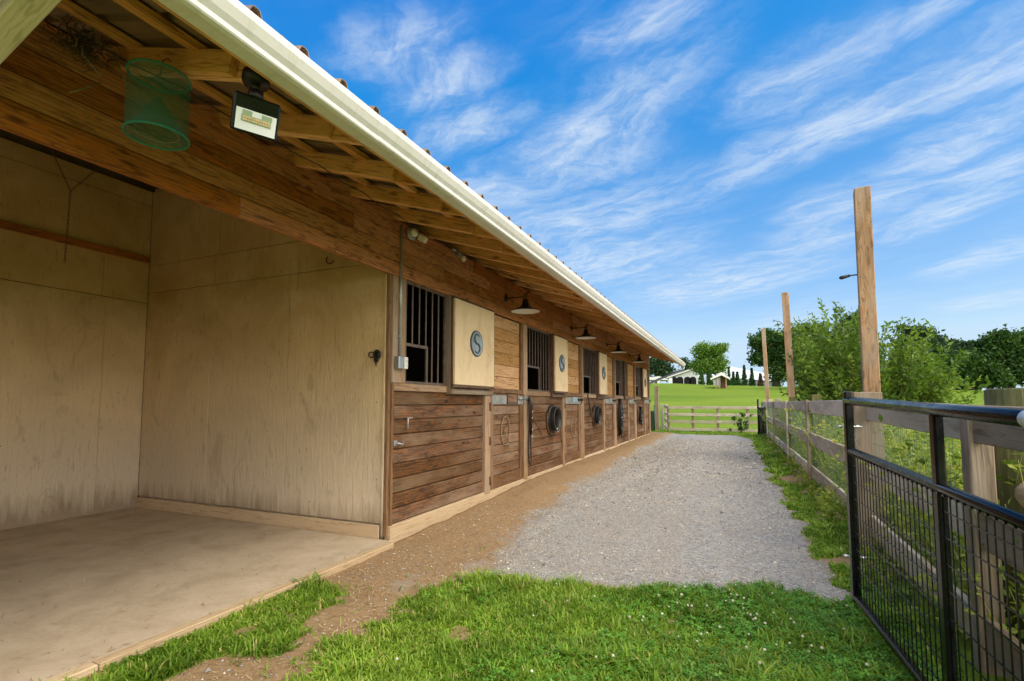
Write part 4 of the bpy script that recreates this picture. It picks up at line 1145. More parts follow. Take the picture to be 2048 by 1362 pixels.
for z in (1.05, .245):
    m = MB(); m.tube([(-.065, .02, z), (.075, .02, z)], .0055, 8); m.lathe([(0, -.012), (.011, -.008), (.011, .008), (0, .008)], (-.045, .02, z), (1, 0, 0), 6, smooth=False); m.lathe([(0, -.012), (.011, -.008), (.011, .008), (0, .008)], (.05, .02, z), (1, 0, 0), 6, smooth=False)
    LP(m, 'hinge_bolt', M['bolt'], gate)
m = MB(); chain(m, gp_(-.01, 1.02) + Vector((.03, 0, 0)), gp_(-.08, .90) + Vector((.05, 0, 0)), 7); LP(m, 'gate_chain', M['bolt'], gate)
# second black gate at the far end of the lane fence
g2 = empty('wire_gate', (.86, 22.2, 0), 'small black mesh gate standing ajar where the lane ends', 'gate')
m = MB(); m.tube([(0, 0, 0), (-.0, 0, 1.45)], .035, 8); LP(m, 'gate_post', M['black'], g2)
m = MB()
for z in (.12, .65, 1.12): m.tube([(.03, -.05, z), (.19, -1.9, z)], .022, 8)
for s in (0.03, .5, 1): m.tube([(.03 + .16 * s, -.05 - 1.85 * s, .1), (.03 + .16 * s, -.05 - 1.85 * s, 1.14)], .02, 8)
LP(m, 'frame', M['black'], g2)
m = MB()
for s in np.linspace(0, 1, 37): m.bar((.03 + .16 * s, -.05 - 1.85 * s, .1), (.03 + .16 * s, -.05 - 1.85 * s, 1.14), .006, .006)
LP(m, 'wire_panel', M['black'], g2)

# ------------------------------------------------------------------ back fence and corner
bf = empty('paddock_fence', (-.7, 24.3, 0), 'low four rail wooden fence across the end of the lane', 'fence')
yb = 24.35
for x in (-2.78, -1.72, -.68, .52):
    m = MB(); m.box((x, yb, .56), (.11, .12, 1.20)); FP(m, 'post', M['fencebrown'], bf, .006)
for z in (1.09, .78, .46, .12):
    for a, b in ((-2.78, -1.72), (-1.72, -.68), (-.68, .52), (.52, 1.1)):
        m = MB(); m.bar((a + .002, yb - .08, z), (b - .002, yb - .08, z + random.uniform(-.015, .015)), .035, .12); FP(m, 'rail', M['fence'], bf, .005)
sf = empty('side_fence', (-3.0, 25.5, 0), 'short fence run behind the barn corner, seen end on', 'fence')
for (x, y) in ((-3.02, 25.6), (-3.12, 24.9), (-3.45, 27.5)):
    m = MB(); m.box((x, y, .6), (.11, .11, 1.28)); FP(m, 'post', M['fence'], sf, .006)
for z in (1.12, .78, .46, .14):
    m = MB(); m.bar((-2.85, 24.5, z), (-3.55, 28.5, z + .04), .035, .12); FP(m, 'rail', M['fence'], sf, .005)
m = MB(); m.box((-3.27, 24.2, 1.0), (.17, .15, 2.15)); o = m.build('corner_post', M['fencebrown'], bevel=.01); tag(o, 'tall brown post standing beside the barn far corner', 'wooden post')
gpn = empty('green_panel', (-3.42, 23.3, 0), 'dark green metal panel leaning beside the barn corner', 'metal panel')
m = MB(); m.box((0, 0, .5), (.30, .04, .86)); LP(m, 'sheet', M['greenmetal'], gpn)
m = MB(); m.tube([(-.16, 0, 0), (-.16, 0, 1.25)], .022, 8); m.tube([(.16, 0, 0), (.16, 0, 1.22)], .022, 8); m.tube([(-.16, 0, .93), (.16, 0, .93)], .02, 8); LP(m, 'frame', M['greenmetal'], gpn)

# ------------------------------------------------------------------ far buildings
def gh(x, y): return float(height(x, y))
YB_ = 104.0
def bld(name, label, cat, p, group=None): return empty(name, p, label, cat, group)
pL, pR = at(1338, 766, YB_), at(1397, 766, YB_); pk = at(1388, 737, YB_); ev = at(1338, 757, YB_).z
b0 = gh(pL.x, YB_) - .3
eb = bld('stable_building', 'white gabled building with dark arched openings on the hill', 'building', (0, 0, 0))
m = MB(); x0, x1, zt = pL.x, pR.x, pk.z - .2; evR = at(1396, 742, YB_).z
poly = [(x0, b0), (x1, b0), (x1, evR), (pk.x, zt), (x0, ev)]
m.prism(poly, YB_, YB_ + 16); LP(m, 'wall', M['whitebld'], eb)
m = MB()
m.prism([(x0 - .4, ev), (pk.x, zt + .05), (x1 + .4, evR - .05), (x1 + .4, evR + .2), (pk.x, zt + .35), (x0 - .4, ev + .25)], YB_ - .5, YB_ + 16.3); LP(m, 'roof', M['whitebld'], eb)
for u in (1349, 1360, 1375, 1386):
    a = at(u, 766, YB_); m = MB(); w = .62 if u > 1350 else .5
    pts = [(a.x - w, b0), (a.x + w, b0)] + [(a.x + w * math.cos(t), b0 + (at(u, 759, YB_).z - b0) + .55 * math.sin(t)) for t in np.linspace(0, math.pi, 9)]
    m.prism(pts, YB_ - .06, YB_ + .05); LP(m, 'arch_opening', M['dark'], eb)
ar = bld('riding_arena', 'long white riding arena roof behind the conical evergreens', 'building', (0, 0, 0))
YA = 122.0
q = [at(1428, 731, YA), at(1545, 752, YA - 20), at(1440, 764, YA - 12), at(1548, 763, YA - 34)]
m = MB()
A, Bq = at(1425, 726, YA), at(1556, 752, YA - 18); A2, B2 = at(1410, 752, YA - 14), at(1556, 763, YA - 32)
for p in (A2, B2): pass
lo = b0 - 1
m.quad(A, Bq, B2, A2)
m.quad(A + Vector((0, 0, -.3)), A2 + Vector((0, 0, -.3)), B2 + Vector((0, 0, -.3)), Bq + Vector((0, 0, -.3)))
LP(m, 'roof', M['whitebld'], ar)
m = MB(); A2l, B2l = Vector((A2.x, A2.y + .6, lo)), Vector((B2.x, B2.y + .6, lo)); m.quad(A2l, B2l, B2 + Vector((0, .6, -.2)), A2 + Vector((0, .6, -.2)))
m.quad(A2l, A2 + Vector((0, .6, -.2)), A + Vector((0, 0, -.2)), Vector((A.x, A.y, lo))); m.quad(B2l, Vector((Bq.x, Bq.y, lo)), Bq + Vector((0, 0, -.2)), B2 + Vector((0, .6, -.2)))
LP(m, 'wall', M['whitebld'], ar)
cp = bld('white_shed', 'low white open shed roof behind the barn corner', 'building', (0, 0, 0))
a, b = at(1303, 757, 92), at(1330, 752, 92); zb = gh(a.x, 92) - .3
m = MB(); m.prism([(a.x - 2, a.z), (b.x - 1, b.z), (b.x + .3, b.z - .5), (b.x + .3, b.z - .7), (a.x - 2, a.z - .25)], 92, 97); LP(m, 'roof', M['whitebld'], cp)
for u in (1317, 1341):
    p = at(u, 757, 92); m = MB(); m.box((p.x, 92.3, (zb + p.z) / 2), (.5, .4, p.z - zb + .2)); LP(m, 'post', M['whitebld'], cp)
hut = bld('run_in_shed', 'small open field hut with white roof on the hill', 'hut', (0, 0, 0))
YH = 72.0
a, b, c = at(1421, 757, YH), at(1443, 747, YH), at(1457, 756, YH); zb = gh(b.x, YH) - .1
m = MB(); m.prism([(a.x, a.z), (b.x, b.z + .15), (c.x + .2, c.z), (c.x + .2, c.z - .22), (b.x, b.z - .25), (a.x, a.z - .2)], YH - .4, YH + 3.4); LP(m, 'roof', M['whitebld'], hut)
m = MB(); m.prism([(at(1440, 757, YH).x, zb), (at(1453, 757, YH).x, zb), (at(1453, 757, YH).x, c.z), (b.x + .1, b.z - .2), (at(1440, 757, YH).x, a.z + .35)], YH + 1.2, YH + 3.2); LP(m, 'wall', M['redroof'], hut)
for u in (1432, 1438.5, 1452):
    p = at(u, 757, YH); m = MB(); m.box((p.x, YH, (zb + p.z) / 2), (.14, .14, p.z - zb + .3)); LP(m, 'post', M['treated'], hut)

# ------------------------------------------------------------------ foliage
def leaf_cloud(centers, normals_jit, size, n_each, spread, seed, aspect=.6, bidc=None, droop=0.0):
    """leaf-sized diamond faces scattered round clump centres"""
    r = np.random.default_rng(seed)
    C = np.repeat(centers, n_each, 0); S = np.repeat(spread, n_each)[:, None]
    p = C + np.clip(r.normal(0, 1, C.shape), -1.5, 1.5) * S * np.array([1, 1, .75])
    n = len(p)
    d = r.normal(0, 1, (n, 3)); d[:, 2] -= droop; d /= np.linalg.norm(d, axis=1)[:, None]
    e = np.cross(d, r.normal(0, 1, (n, 3))); e /= np.linalg.norm(e, axis=1)[:, None] + 1e-9
    s = size * r.uniform(.6, 1.35, n)[:, None]
    w = np.cross(d, e)
    V = np.stack([p - d * s * .5, p + e * s * aspect * .5 + w * s * .06, p + d * s * .5, p - e * s * aspect * .5 + w * s * .06], 1).reshape(-1, 3)
    F = np.arange(4 * n).reshape(-1, 4)
    b = np.repeat(bidc if bidc is not None else r.uniform(0, 1, len(centers)), n_each) * .65 + r.uniform(0, .35, n)
    return V, F, np.repeat(np.clip(b, 0, 1), 4)

def lobes_points(lobes, n, seed):
    r = np.random.default_rng(seed)
    vol = np.array([l[3] * l[4] * l[5] for l in lobes]) ** .5
    pick = r.choice(len(lobes), n, p=vol / vol.sum())
    d = r.normal(0, 1, (n, 3)); d /= np.linalg.norm(d, axis=1)[:, None]
    rad = r.uniform(0, 1, n) ** .38
    L = np.array(lobes)[pick]
    return L[:, :3] + d * rad[:, None] * L[:, 3:6]

def trunk_mesh(base, top, r0, seed, limbs):
    r = random.Random(seed); m = MB()
    base, top = Vector(base), Vector(top)
    mid = (base + top) / 2 + Vector((r.uniform(-.2, .2), 0, 0)) * (top - base).length * .15
    m.tube([base, base.lerp(mid, .4), mid, top], [r0 * 1.25, r0, r0 * .75, r0 * .3], 8)
    for l in limbs:
        t = r.uniform(.35, .8); s = base.lerp(top, t); e = Vector(l)
        m.tube([s, s.lerp(e, .5) + Vector((0, 0, (e - s).length * .06)), e], [r0 * .42, r0 * .28, r0 * .08], 6)
    return m

def tree(name, label, base, lobes, mat, n_clump, leaf, n_each, seed, r0, group=None, cat='tree', spread=.5):
    o = empty(name, base, label, cat, group)
    lo = [tuple(l) for l in lobes]
    top = max(lo, key=lambda l: l[2]); cen = np.mean([l[:3] for l in lo], 0)
    trunk_mesh((0, 0, -.2), (cen[0], cen[1], max(cen[2], top[2] * .8)), r0, seed, [l[:3] for l in lo[::4]]).build('trunk', M['bark'], o)
    c = lobes_points(lo, n_clump, seed)
    r = np.random.default_rng(seed + 5)
    V, F, b = leaf_cloud(c, 0, leaf, n_each, r.uniform(.6, 1.3, n_clump) * spread, seed + 1)
    fast_mesh('crown', V, F, mat, o, b)
    return o

def px_tree(name, label, Y, u, vbase, blobs, mat, n, leaf, each, seed, r0, group=None, spread=.5, depth=.8, cat='tree'):
    """blobs: (u, v, ru, rv) measured on the photo, given their own distance and real depth"""
    b = at(u, vbase, Y); b.z = min(b.z, gh(b.x, Y) + .2)
    dist = (b - CAM).dot(FWD)
    lobes = []
    rr = random.Random(seed)
    for (bu, bv, ru, rv) in blobs:
        p = at(bu, bv, Y); k = dist / FPX
        lobes.append((p.x - b.x, rr.uniform(-.3, .3) * ru * k, p.z - b.z, ru * k, ru * k * depth, rv * k))
    sub = []
    for l in lobes:
        for q in range(5):
            a = rr.uniform(0, 6.283); e = rr.uniform(-.5, .9); sc_ = rr.uniform(.28, .46)
            sub.append((l[0] + math.cos(a) * l[3] * .85, l[1] + math.sin(a) * l[4] * .6, l[2] + e * l[5] * .9, l[3] * sc_, l[4] * sc_, l[5] * sc_))
        sub.append((l[0], l[1], l[2], l[3] * .72, l[4] * .72, l[5] * .72))
    lobes = sub
    return tree(name, label, b, lobes, mat, n, leaf, each, seed, r0, group, cat, spread)

TG = 'trees on the hill behind the field'
px_tree('shade_tree', 'bright green spreading tree between the white building and hut', 96, 1418, 766,
        [(1417, 705, 16, 15), (1403, 715, 12, 14), (1434, 706, 13, 12), (1440, 698, 8, 7), (1420, 735, 24, 16), (1405, 738, 14, 14), (1432, 728, 14, 16), (1398, 702, 6, 7), (1408, 693, 7, 6)], M['brightoak'], 620, .36, 20, 31, .35, TG, .55)
px_tree('shade_tree', 'dark rounded tree rising behind the white gabled building', 118, 1378, 764,
        [(1377, 738, 12, 18), (1386, 745, 10, 14), (1370, 748, 8, 12)], M['conifer'], 160, .6, 14, 32, .35, TG, .6)
px_tree('shade_tree', 'dark tree seen through the gap under the barn eave', 108, 1310, 762,
        [(1306, 735, 16, 24), (1322, 742, 12, 18), (1292, 738, 14, 24), (1335, 752, 7, 10), (1340, 735, 7, 22)], M['conifer'], 300, .6, 14, 33, .35, TG, .6)
px_tree('shade_tree', 'wide dark oak behind the two farther tall posts', 84, 1553, 770,
        [(1553, 690, 30, 26), (1530, 690, 20, 18), (1522, 716, 18, 15), (1548, 716, 28, 26), (1570, 700, 22, 30), (1556, 745, 26, 24), (1580, 735, 22, 32), (1536, 674, 14, 10)], M['oak'], 1000, .40, 22, 34, .5, TG, .55)
px_tree('shade_tree', 'dark tree top showing over the left side of the willow', 70, 1622, 775,
        [(1612, 668, 16, 14), (1628, 662, 12, 10), (1615, 700, 24, 30), (1600, 690, 14, 20), (1640, 710, 26, 40)], M['oak'], 520, .36, 20, 35, .4, TG, .5)
px_tree('shade_tree', 'tall dark tree top just left of the nearest tall post', 74, 1708, 775,
        [(1708, 642, 14, 10), (1697, 655, 16, 10), (1715, 660, 18, 16), (1700, 690, 24, 30), (1712, 725, 30, 40)], M['conifer'], 520, .36, 20, 36, .45, TG, .42)
px_tree('pine_tree', 'dark pine with flat spreading boughs right of the nearest tall post', 78, 1838, 778,
        [(1826, 662, 16, 8), (1846, 668, 18, 8), (1820, 682, 22, 10), (1858, 684, 26, 10), (1872, 694, 22, 8), (1835, 706, 32, 14), (1868, 716, 30, 14), (1840, 740, 36, 20), (1880, 735, 24, 14)], M['conifer'], 800, .36, 20, 37, .45, TG, .42)
for k, (u, v0, w) in enumerate(((1912, 683, 20), (1938, 687, 20))):
    lab = ('pointed fir in the gap beside the dark pine, the taller of two', 'pointed fir nearest the big round oak, the second of two')[k]
    bl = [(u, v0 + 3 + j * 11, 4 + w * .12 * j, 5.5) for j in range(9)]
    px_tree('fir_tree', lab, 82, u, 778, bl, M['conifer'], 620, .34, 18, 40 + k, .3, TG, .3)
px_tree('shade_tree', 'big round dark oak at the right edge of the photo', 76, 2018, 779,
        [(2010, 684, 34, 22), (1985, 692, 26, 18), (2040, 682, 30, 22), (1965, 712, 20, 14), (2000, 715, 40, 22), (2050, 720, 40, 40), (1990, 745, 34, 26), (2030, 750, 40, 28)], M['oak'], 1300, .38, 22, 45, .55, TG, .48)
for k, (u, v, ru, rv) in enumerate(((1868, 745, 30, 30), (1905, 738, 32, 38), (1945, 742, 32, 36), (1978, 752, 26, 24), (1830, 750, 26, 28))):
    lab = ('low leafy tree at the field edge under the dark pine', 'low leafy tree below the two pointed firs, its foliage tallest', 'low leafy tree between the firs and the round oak', 'low bush at the foot of the big round oak', 'low leafy tree half hidden behind the willow')[k]
    px_tree('understory_tree', lab, 72, u, 779, [(u, v, ru, rv), (u - ru * .5, v + 6, ru * .7, rv * .7), (u + ru * .5, v + 4, ru * .7, rv * .8)], M['oak'], 420, .36, 18, 50 + k, .2, 'low trees along the field edge', .42)

def cone_shrub(label, u, vt, vb, hw, Y, mat, seed):
    b = at(u, vb, Y); b.z = min(b.z, gh(b.x, Y) + .15); t = at(u, vt, Y)
    h = t.z - b.z; k = (b - CAM).dot(FWD) / FPX; r0 = hw * k * .86
    o = empty('conical_evergreen', b, label, 'evergreen', 'conical evergreens by the arena')
    rr = np.random.default_rng(seed); n = 150
    tt = rr.uniform(0, 1, n) ** 1.4; a = rr.uniform(0, 6.283, n); q = rr.uniform(.5, 1, n)
    rad = r0 * (1 - tt) ** 1.15 * q
    c = np.stack([rad * np.cos(a), rad * np.sin(a), tt * h * .97 + .1], 1)
    V, F, bb = leaf_cloud(c, 0, .20, 18, np.full(n, .085), seed, .5)
    fast_mesh('foliage', V, F, mat, o, bb)
    m = MB(); m.tube([(0, 0, -.2), (0, 0, h * .8)], [.12, .03], 6); m.build('trunk', M['bark'], o)
cone_shrub('broad conical evergreen beside the white gabled building', 1403, 736, 766, 8.5, 90, M['cone'], 61)
cone_shrub('conical evergreen half behind the field hut, dark and blunt', 1420, 738, 766, 8, 91, M['cone'], 62)
cone_shrub('conical evergreen just right of the field hut', 1458, 735, 765, 6, 88, M['cone'], 63)
cone_shrub('tallest conical evergreen in front of the arena roof', 1489, 731, 764, 7, 86, M['cone'], 64)
cone_shrub('conical evergreen beside the brown shrub', 1504, 737, 765, 7, 86, M['cone'], 65)
cone_shrub('small slim evergreen between two larger cones', 1467, 744, 765, 4, 87, M['cone'], 66)
cone_shrub('low rounded evergreen left of the tallest cone', 1475, 745, 765, 8, 87, M['cone'], 67)
cone_shrub('rusty brown shrub among the green conical evergreens', 1521, 748, 766, 6, 85, M['brownleaf'], 68)

# willow bush: many rising stems with narrow leaves
def willow():
    Y = 13.5; o = empty('willow_bush', (2.72, Y, 0), 'large loose willow bush with pale green narrow leaves behind the fence', 'bush')
    r = np.random.default_rng(77); m = MB(); P_, D_, B_ = [], [], []
    for k in range(380):
        c = r.uniform(-1, 1); c = np.sign(c) * abs(c) ** .85
        top = 3.25 - .25 * c - 1.55 * max(0, c - .15) ** 1.4 - .9 * max(0, -c - .55)
        hh = max(.5, r.uniform(.35, 1.04) ** .75 * top + r.normal(0, .10))
        xx = c * 1.30 + .06; by_ = r.uniform(-.8, .8)
        p0 = Vector((xx * .45, by_ * .4, 0)); p1 = Vector((xx * .8, by_ * .9, hh * .55)); p2 = Vector((xx * 1.12 + r.normal(0, .16) + .12 * c, by_ * 1.3 + r.normal(0, .25), hh))
        b = r.uniform(0, 1)
        m.tube([p0, p1, p2], [.012, .007, .002], 4, cap=False)
        nl = 120
        for t in r.uniform(.12, 1.0, nl):
            q = (p0 * (1 - t) ** 2 + p1 * 2 * t * (1 - t) + p2 * t * t)
            dd = (p2 - p0).normalized(); sp_ = .10 * (1.15 - t)
            P_.append((q.x + r.normal(0, sp_), q.y + r.normal(0, sp_), q.z + r.normal(0, .05)))
            D_.append((dd.x * .7 + r.normal(0, .75), dd.y * .7 + r.normal(0, .75), dd.z * .6 + r.normal(0, .5) - .1)); B_.append(b * .6 + r.uniform(0, .4))
    P_, D_ = np.array(P_), np.array(D_); D_ /= np.linalg.norm(D_, axis=1)[:, None]
    n = len(P_); e = np.cross(D_, r.normal(0, 1, (n, 3))); e /= np.linalg.norm(e, axis=1)[:, None]
    s = r.uniform(.07, .15, n)[:, None]
    V = np.stack([P_, P_ + D_ * s * .45 + e * s * .20, P_ + D_ * s, P_ + D_ * s * .45 - e * s * .20], 1).reshape(-1, 3)
    fast_mesh('foliage', V, np.arange(4 * n).reshape(-1, 4), M['willow'], o, np.repeat(B_, 4))
    m.build('stems', M['stem'], o)
willow()

# sapling by the back fence
sp_ = empty('sapling', (.25, 23.95, 0), 'young dark green sapling against the end fence', 'sapling')
c = np.array([(random.gauss(0, .16), random.gauss(0, .12), random.uniform(.15, .95)) for _ in range(20)])
V, F, b = leaf_cloud(c, 0, .15, 8, np.full(20, .06), 81, .55); fast_mesh('foliage', V, F, M['oak'], sp_, b)
m = MB()
for k in range(5): m.tube([(0, 0, 0), (random.gauss(0, .1), 0, .6), (random.gauss(0, .2), random.gauss(0, .1), .95)], [.012, .008, .003], 5)
m.build('stems', M['stem'], sp_)

# weeds behind and under the fence
def weeds(name, label, n, xr, yr, hr, seed, leafs, mat):
    r = np.random.default_rng(seed)
    x = r.uniform(*xr, n); y = yr[0] + (yr[1] - yr[0]) * r.uniform(0, 1, n) ** 1.35
    h = r.uniform(*hr, n) * (.6 + .8 * fbm(x * 1.1, y * 1.1, seed))
    keep = fbm(x * 1.3, y * 1.3, seed + 2) > .36
    x, y, h = x[keep], y[keep], h[keep]; n = len(x)
    g = height(x, y)
    k = leafs
    lean = r.normal(0, .22, (n, 2))
    t = r.uniform(.05, 1, (n, k))
    px_ = x[:, None] + lean[:, :1] * t * h[:, None] + r.normal(0, .02, (n, k)); py_ = y[:, None] + lean[:, 1:] * t * h[:, None] + r.normal(0, .02, (n, k))
    pz = g[:, None] + t * h[:, None]
    p = np.stack([px_, py_, pz], -1).reshape(-1, 3)
    d = r.normal(0, 1, p.shape); d[:, 2] = np.abs(d[:, 2]) * .6; d /= np.linalg.norm(d, axis=1)[:, None]
    e = np.cross(d, r.normal(0, 1, p.shape)); e /= np.linalg.norm(e, axis=1)[:, None]
    s = r.uniform(.03, .072, len(p))[:, None]
    w = np.cross(d, e)
    V = np.stack([p, p + d * s * .5 + e * s * .26, p + d * s - w * s * .15, p + d * s * .5 - e * s * .26], 1).reshape(-1, 3)
    b = np.repeat(np.repeat(r.uniform(0, .75, n), k) + r.uniform(0, .25, n * k), 4)
    F = np.arange(len(V)).reshape(-1, 4)
    # stems as thin slanted blades
    rt = np.stack([x, y, g], -1); tp = np.stack([x + lean[:, 0] * h, y + lean[:, 1] * h, g + h], -1)
    sd = np.stack([np.full(n, .004), np.full(n, .004), np.zeros(n)], -1)
    V2 = np.stack([rt - sd, rt + sd, tp + sd * .3, tp - sd * .3], 1).reshape(-1, 3)
    V = np.concatenate([V, V2]); F = np.concatenate([F, np.arange(len(V2)).reshape(-1, 4) + len(V) - len(V2)])
    b = np.concatenate([b, np.repeat(r.uniform(.2, .9, n), 4)])
    o = fast_mesh(name, V, F, mat, None, np.clip(b, 0, 1)); tag(o, label, 'weeds', kind='stuff')
weeds('weeds', 'tall tangled weeds growing behind the wire mesh of the lane fence', 4200, (1.15, 2.8), (2.6, 23), (.35, 1.2), 91, 26, M['weed'])
weeds('undergrowth', 'low leafy weeds growing through the bottom rails of the lane fence', 260, (.90, 1.22), (3.4, 20), (.06, .30), 92, 14, M['weed'])

# grass blades
def grass():
    r = np.random.default_rng(5)
    zones = [((-2.3, .95), (1.1, 4.5), 115000), ((-2.88, -2.0), (1.0, 3.1), 22000), ((.3, 1.2), (4.0, 9.0), 22000), ((.2, 1.2), (9, 22.5), 20000), ((-3.3, 1.2), (22.2, 24.6), 9000)]
    X, Y = [], []
    for xr, yr, n in zones:
        X.append(r.uniform(*xr, n)); Y.append(yr[0] + (yr[1] - yr[0]) * r.uniform(0, 1, n) ** 1.15)
    x, y = np.concatenate(X), np.concatenate(Y)
    _, gm = masks(x, y)
    tuft = fbm(x * 7, y * 7, 33)
    keep = (gm * (.45 + .9 * tuft) + .05 * (tuft > .62) > r.uniform(.12, .95, len(x))) & ~((x < -2.88) & (y < 22)) & (np.abs(x - 1.05) > .02)
    keep |= (r.uniform(0, 1, len(x)) < .0035) & (x > -2.85) & (y < 5) & (x < -1.9)
    x, y, tuft = x[keep], y[keep], tuft[keep]; n = len(x)
    g = height(x, y)
    L = r.uniform(.018, .052, n) * (.55 + .95 * fbm(x * 2.3, y * 2.3, 12)) * (1 + .9 * (fbm(x * 5, y * 5, 71) > .62)) * np.where(y > 9, 1.35, 1.0)
    W = r.uniform(.0022, .0052, n) * np.where(y > 9, 2.6, np.where(y > 4.6, 1.6, 1))
    a = r.uniform(0, 6.283, n); ca, sa = np.cos(a), np.sin(a)
    bend = r.uniform(.25, 1.5, n)
    s = np.stack([-sa * W, ca * W, np.zeros(n)], -1)
    def pt(t):
        f = bend * t * t * L * .9; zt = L * t * (1 - .32 * bend * t)
        return np.stack([x + ca * f, y + sa * f, g + zt - .004], -1)
    p0, p1, p2, p3 = pt(0), pt(.4), pt(.75), pt(1.0)
    V = np.stack([p0 - s * .8, p0 + s * .8, p1 - s, p1 + s, p2 - s * .75, p2 + s * .75, p3 - s * .08, p3 + s * .08], 1).reshape(-1, 3)
    i = np.arange(n)[:, None] * 8
    F = np.concatenate([i + np.array([[0, 1, 3, 2]]), i + np.array([[2, 3, 5, 4]]), i + np.array([[4, 5, 7, 6]])], 0)
    b = np.clip(-.10 + .95 * fbm(x * 1.7, y * 1.7, 17) + r.normal(0, .20, n), 0, .92); b = np.where(r.uniform(0, 1, n) < .05, 1.0, b)
    o = fast_mesh('grass', V, F, M['grass'], None, np.repeat(b, 8), smooth=True)
    tag(o, 'lush green grass in front of the barn and along the lane edges', 'grass', kind='stuff')
    # clover leaves
    n = 26000
    x = r.uniform(-1.9, .85, n); y = 1.1 + 3.2 * r.uniform(0, 1, n)
    _, gm = masks(x, y)
    keep = (gm > .6) & (fbm(x * 1.2 + 3, y * 1.2, 51) + .16 * (x + .2) > r.uniform(.26, .66, n))
    x, y = x[keep], y[keep]; n = len(x); g = height(x, y); z = g + r.uniform(.02, .05, n)
    rot = r.uniform(0, 6.283, n); sz = r.uniform(.009, .016, n)
    VV, FF = [], []
    tilt = r.normal(0, .35, (n, 2))
    for k in range(3):
        an = rot + k * 2.094
        for j, (rr, da) in enumerate(((0, 0), (.75, -.5), (1.25, -.32), (1.25, .32), (.75, .5))):
            px_, py_ = x + sz * rr * np.cos(an + da), y + sz * rr * np.sin(an + da)
            VV.append(np.stack([px_, py_, z + tilt[:, 0] * (px_ - x) + tilt[:, 1] * (py_ - y)], -1))
    V = np.stack(VV, 1).reshape(-1, 3)
    F = np.concatenate([np.arange(n)[:, None] * 15 + np.array([[k * 5 + j for j in range(5)]]) for k in range(3)], 0)
    o = fast_mesh('clover_leaves', V, F, M['clover'], None, np.repeat(np.clip(r.normal(.5, .25, n), 0, 1), 15)); tag(o, 'patches of clover leaves mixed in the grass', 'clover', kind='stuff')
    # white clover flowers
    m = MB()
    pts = [(r.normal(-.02, .28), r.normal(3.35, .38)) for _ in range(52)] + [(r.normal(-.95, .25), r.normal(2.15, .15)) for _ in range(9)] + [(r.uniform(-1.2, .6), r.uniform(1.5, 3.8)) for _ in range(18)]
    for (fx, fy) in pts:
        if fy > 3.95 or fx > .62: continue
        z = float(height(fx, fy)) + r.uniform(.045, .085); s = r.uniform(.005, .009)
        m.tube([(fx + .01, fy, z - .06), (fx, fy, z)], .0012, 3, 1)
        m.lathe([(0, -s * .6), (s * .8, -s * .4), (s, .1 * s), (s * .7, s * .75), (0, s)], (fx, fy, z), (r.normal(0, .2), r.normal(0, .2), 1), 7, 0)
    o = m.build('clover_flowers', [M['flower'], M['stem']]); tag(o, 'small white clover blossoms scattered over the grass', 'clover', kind='stuff')
grass()

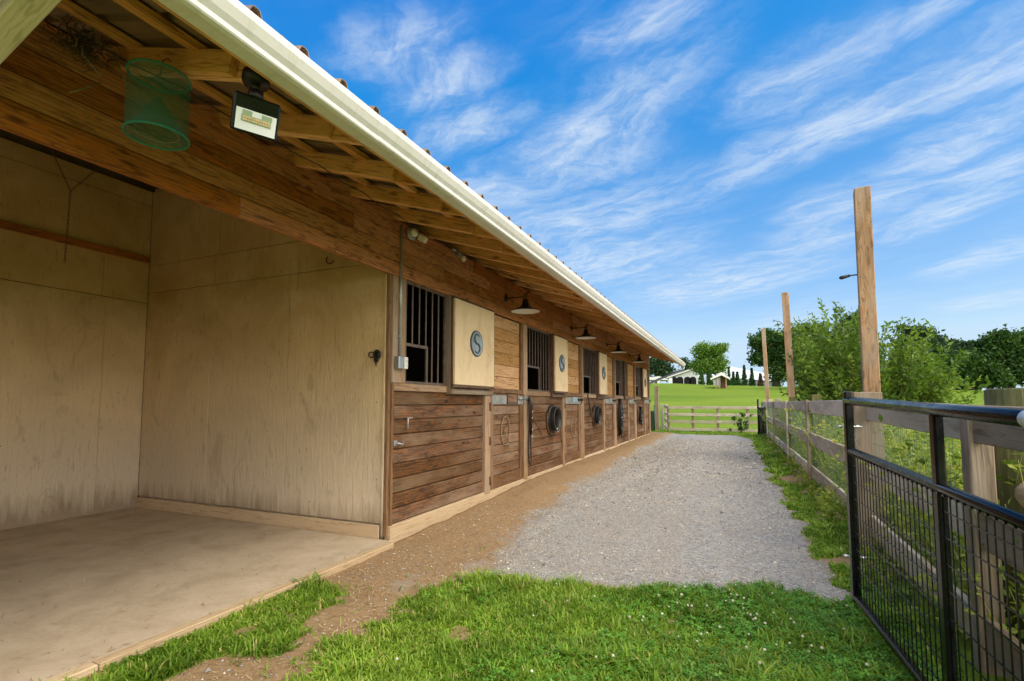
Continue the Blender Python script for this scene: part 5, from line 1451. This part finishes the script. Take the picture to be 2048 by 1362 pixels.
# loose stones on the lane and straw on the dirt
def stones():
    r = np.random.default_rng(6)
    n = 24000
    x = r.uniform(-2.4, .95, n); y = 3.3 + 16 * r.uniform(0, 1, n) ** 2.0
    ga, gn = masks(x, y); keep = (ga * (1 - gn) > r.uniform(.15, .9, n))
    n2 = 1500; x2 = r.uniform(-2.85, -1.8, n2); y2 = r.uniform(1.2, 6, n2); _, g2_ = masks(x2, y2); k2 = g2_ < .4
    x, y = np.concatenate([x[keep], x2[k2]]), np.concatenate([y[keep], y2[k2]]); n = len(x)
    s = r.uniform(.004, .0105, n) ** 1.0 * np.where(r.uniform(0, 1, n) < .04, 1.6, .85) * np.clip(y / 5, 1, 2.2)
    base = np.array([(1, 0, 0), (-1, 0, 0), (0, 1, 0), (0, -1, 0), (0, 0, 1), (0, 0, -1)], float)
    an = r.uniform(0, 6.283, n); ca, sa = np.cos(an), np.sin(an)
    B = base[None] * r.uniform(.55, 1.3, (n, 6, 1)) + r.normal(0, .22, (n, 6, 3))
    B[..., 2] *= .65
    bx_ = B[..., 0] * ca[:, None] - B[..., 1] * sa[:, None]; by_ = B[..., 0] * sa[:, None] + B[..., 1] * ca[:, None]
    V = np.stack([x[:, None] + bx_ * s[:, None], y[:, None] + by_ * s[:, None], (height(x, y) + s * .25)[:, None] + B[..., 2] * s[:, None]], -1).reshape(-1, 3)
    f = np.array([(0, 2, 4), (2, 1, 4), (1, 3, 4), (3, 0, 4), (2, 0, 5), (1, 2, 5), (3, 1, 5), (0, 3, 5)])
    F = (np.arange(n)[:, None, None] * 6 + f[None]).reshape(-1, 3)
    o = fast_mesh('gravel_stones', V, F, M['stone'], None, np.repeat(r.uniform(0, 1, n), 6)); tag(o, 'loose grey crushed stones over the lane', 'gravel', kind='stuff')
    n = 6400
    x = np.concatenate([r.uniform(-2.97, -1.7, 4200), r.uniform(-6.5, -2.95, 700), r.uniform(-2.2, .7, 1500)]); y = np.concatenate([1.2 + 14 * r.uniform(0, 1, 4200) ** 1.7, r.uniform(.2, 3.8, 700), 3.9 + 9 * r.uniform(0, 1, 1500) ** 1.6])
    _, gm = masks(x, y); keep = (gm < .5) | (x < -2.95); x, y = x[keep], y[keep]; n = len(x)
    z = np.where(x < -2.94, .034, height(x, y) + .004)
    a = r.uniform(0, 6.283, n); L = r.uniform(.012, .05, n); w = r.uniform(.0012, .0028, n)
    dx, dy = np.cos(a), np.sin(a); up = r.uniform(0, .35, n)
    p0 = np.stack([x, y, z], -1); d = np.stack([dx * L, dy * L, up * L], -1); q = np.stack([-dy * w, dx * w, np.zeros(n)], -1); bow = np.stack([-dy * L * .12, dx * L * .12, L * .1], -1)
    V = np.stack([p0 - q, p0 + q, p0 + d * .5 + bow + q, p0 + d * .5 + bow - q, p0 + d + q, p0 + d - q], 1).reshape(-1, 3)
    i = np.arange(n)[:, None] * 6
    F = np.concatenate([i + np.array([[0, 1, 2, 3]]), i + np.array([[3, 2, 4, 5]])], 0)
    o = fast_mesh('straw_litter', V, F, M['straw'], None, np.repeat(r.uniform(0, 1, n), 6)); tag(o, 'bits of straw and wood chips on the dirt and slab', 'straw', kind='stuff')
stones()
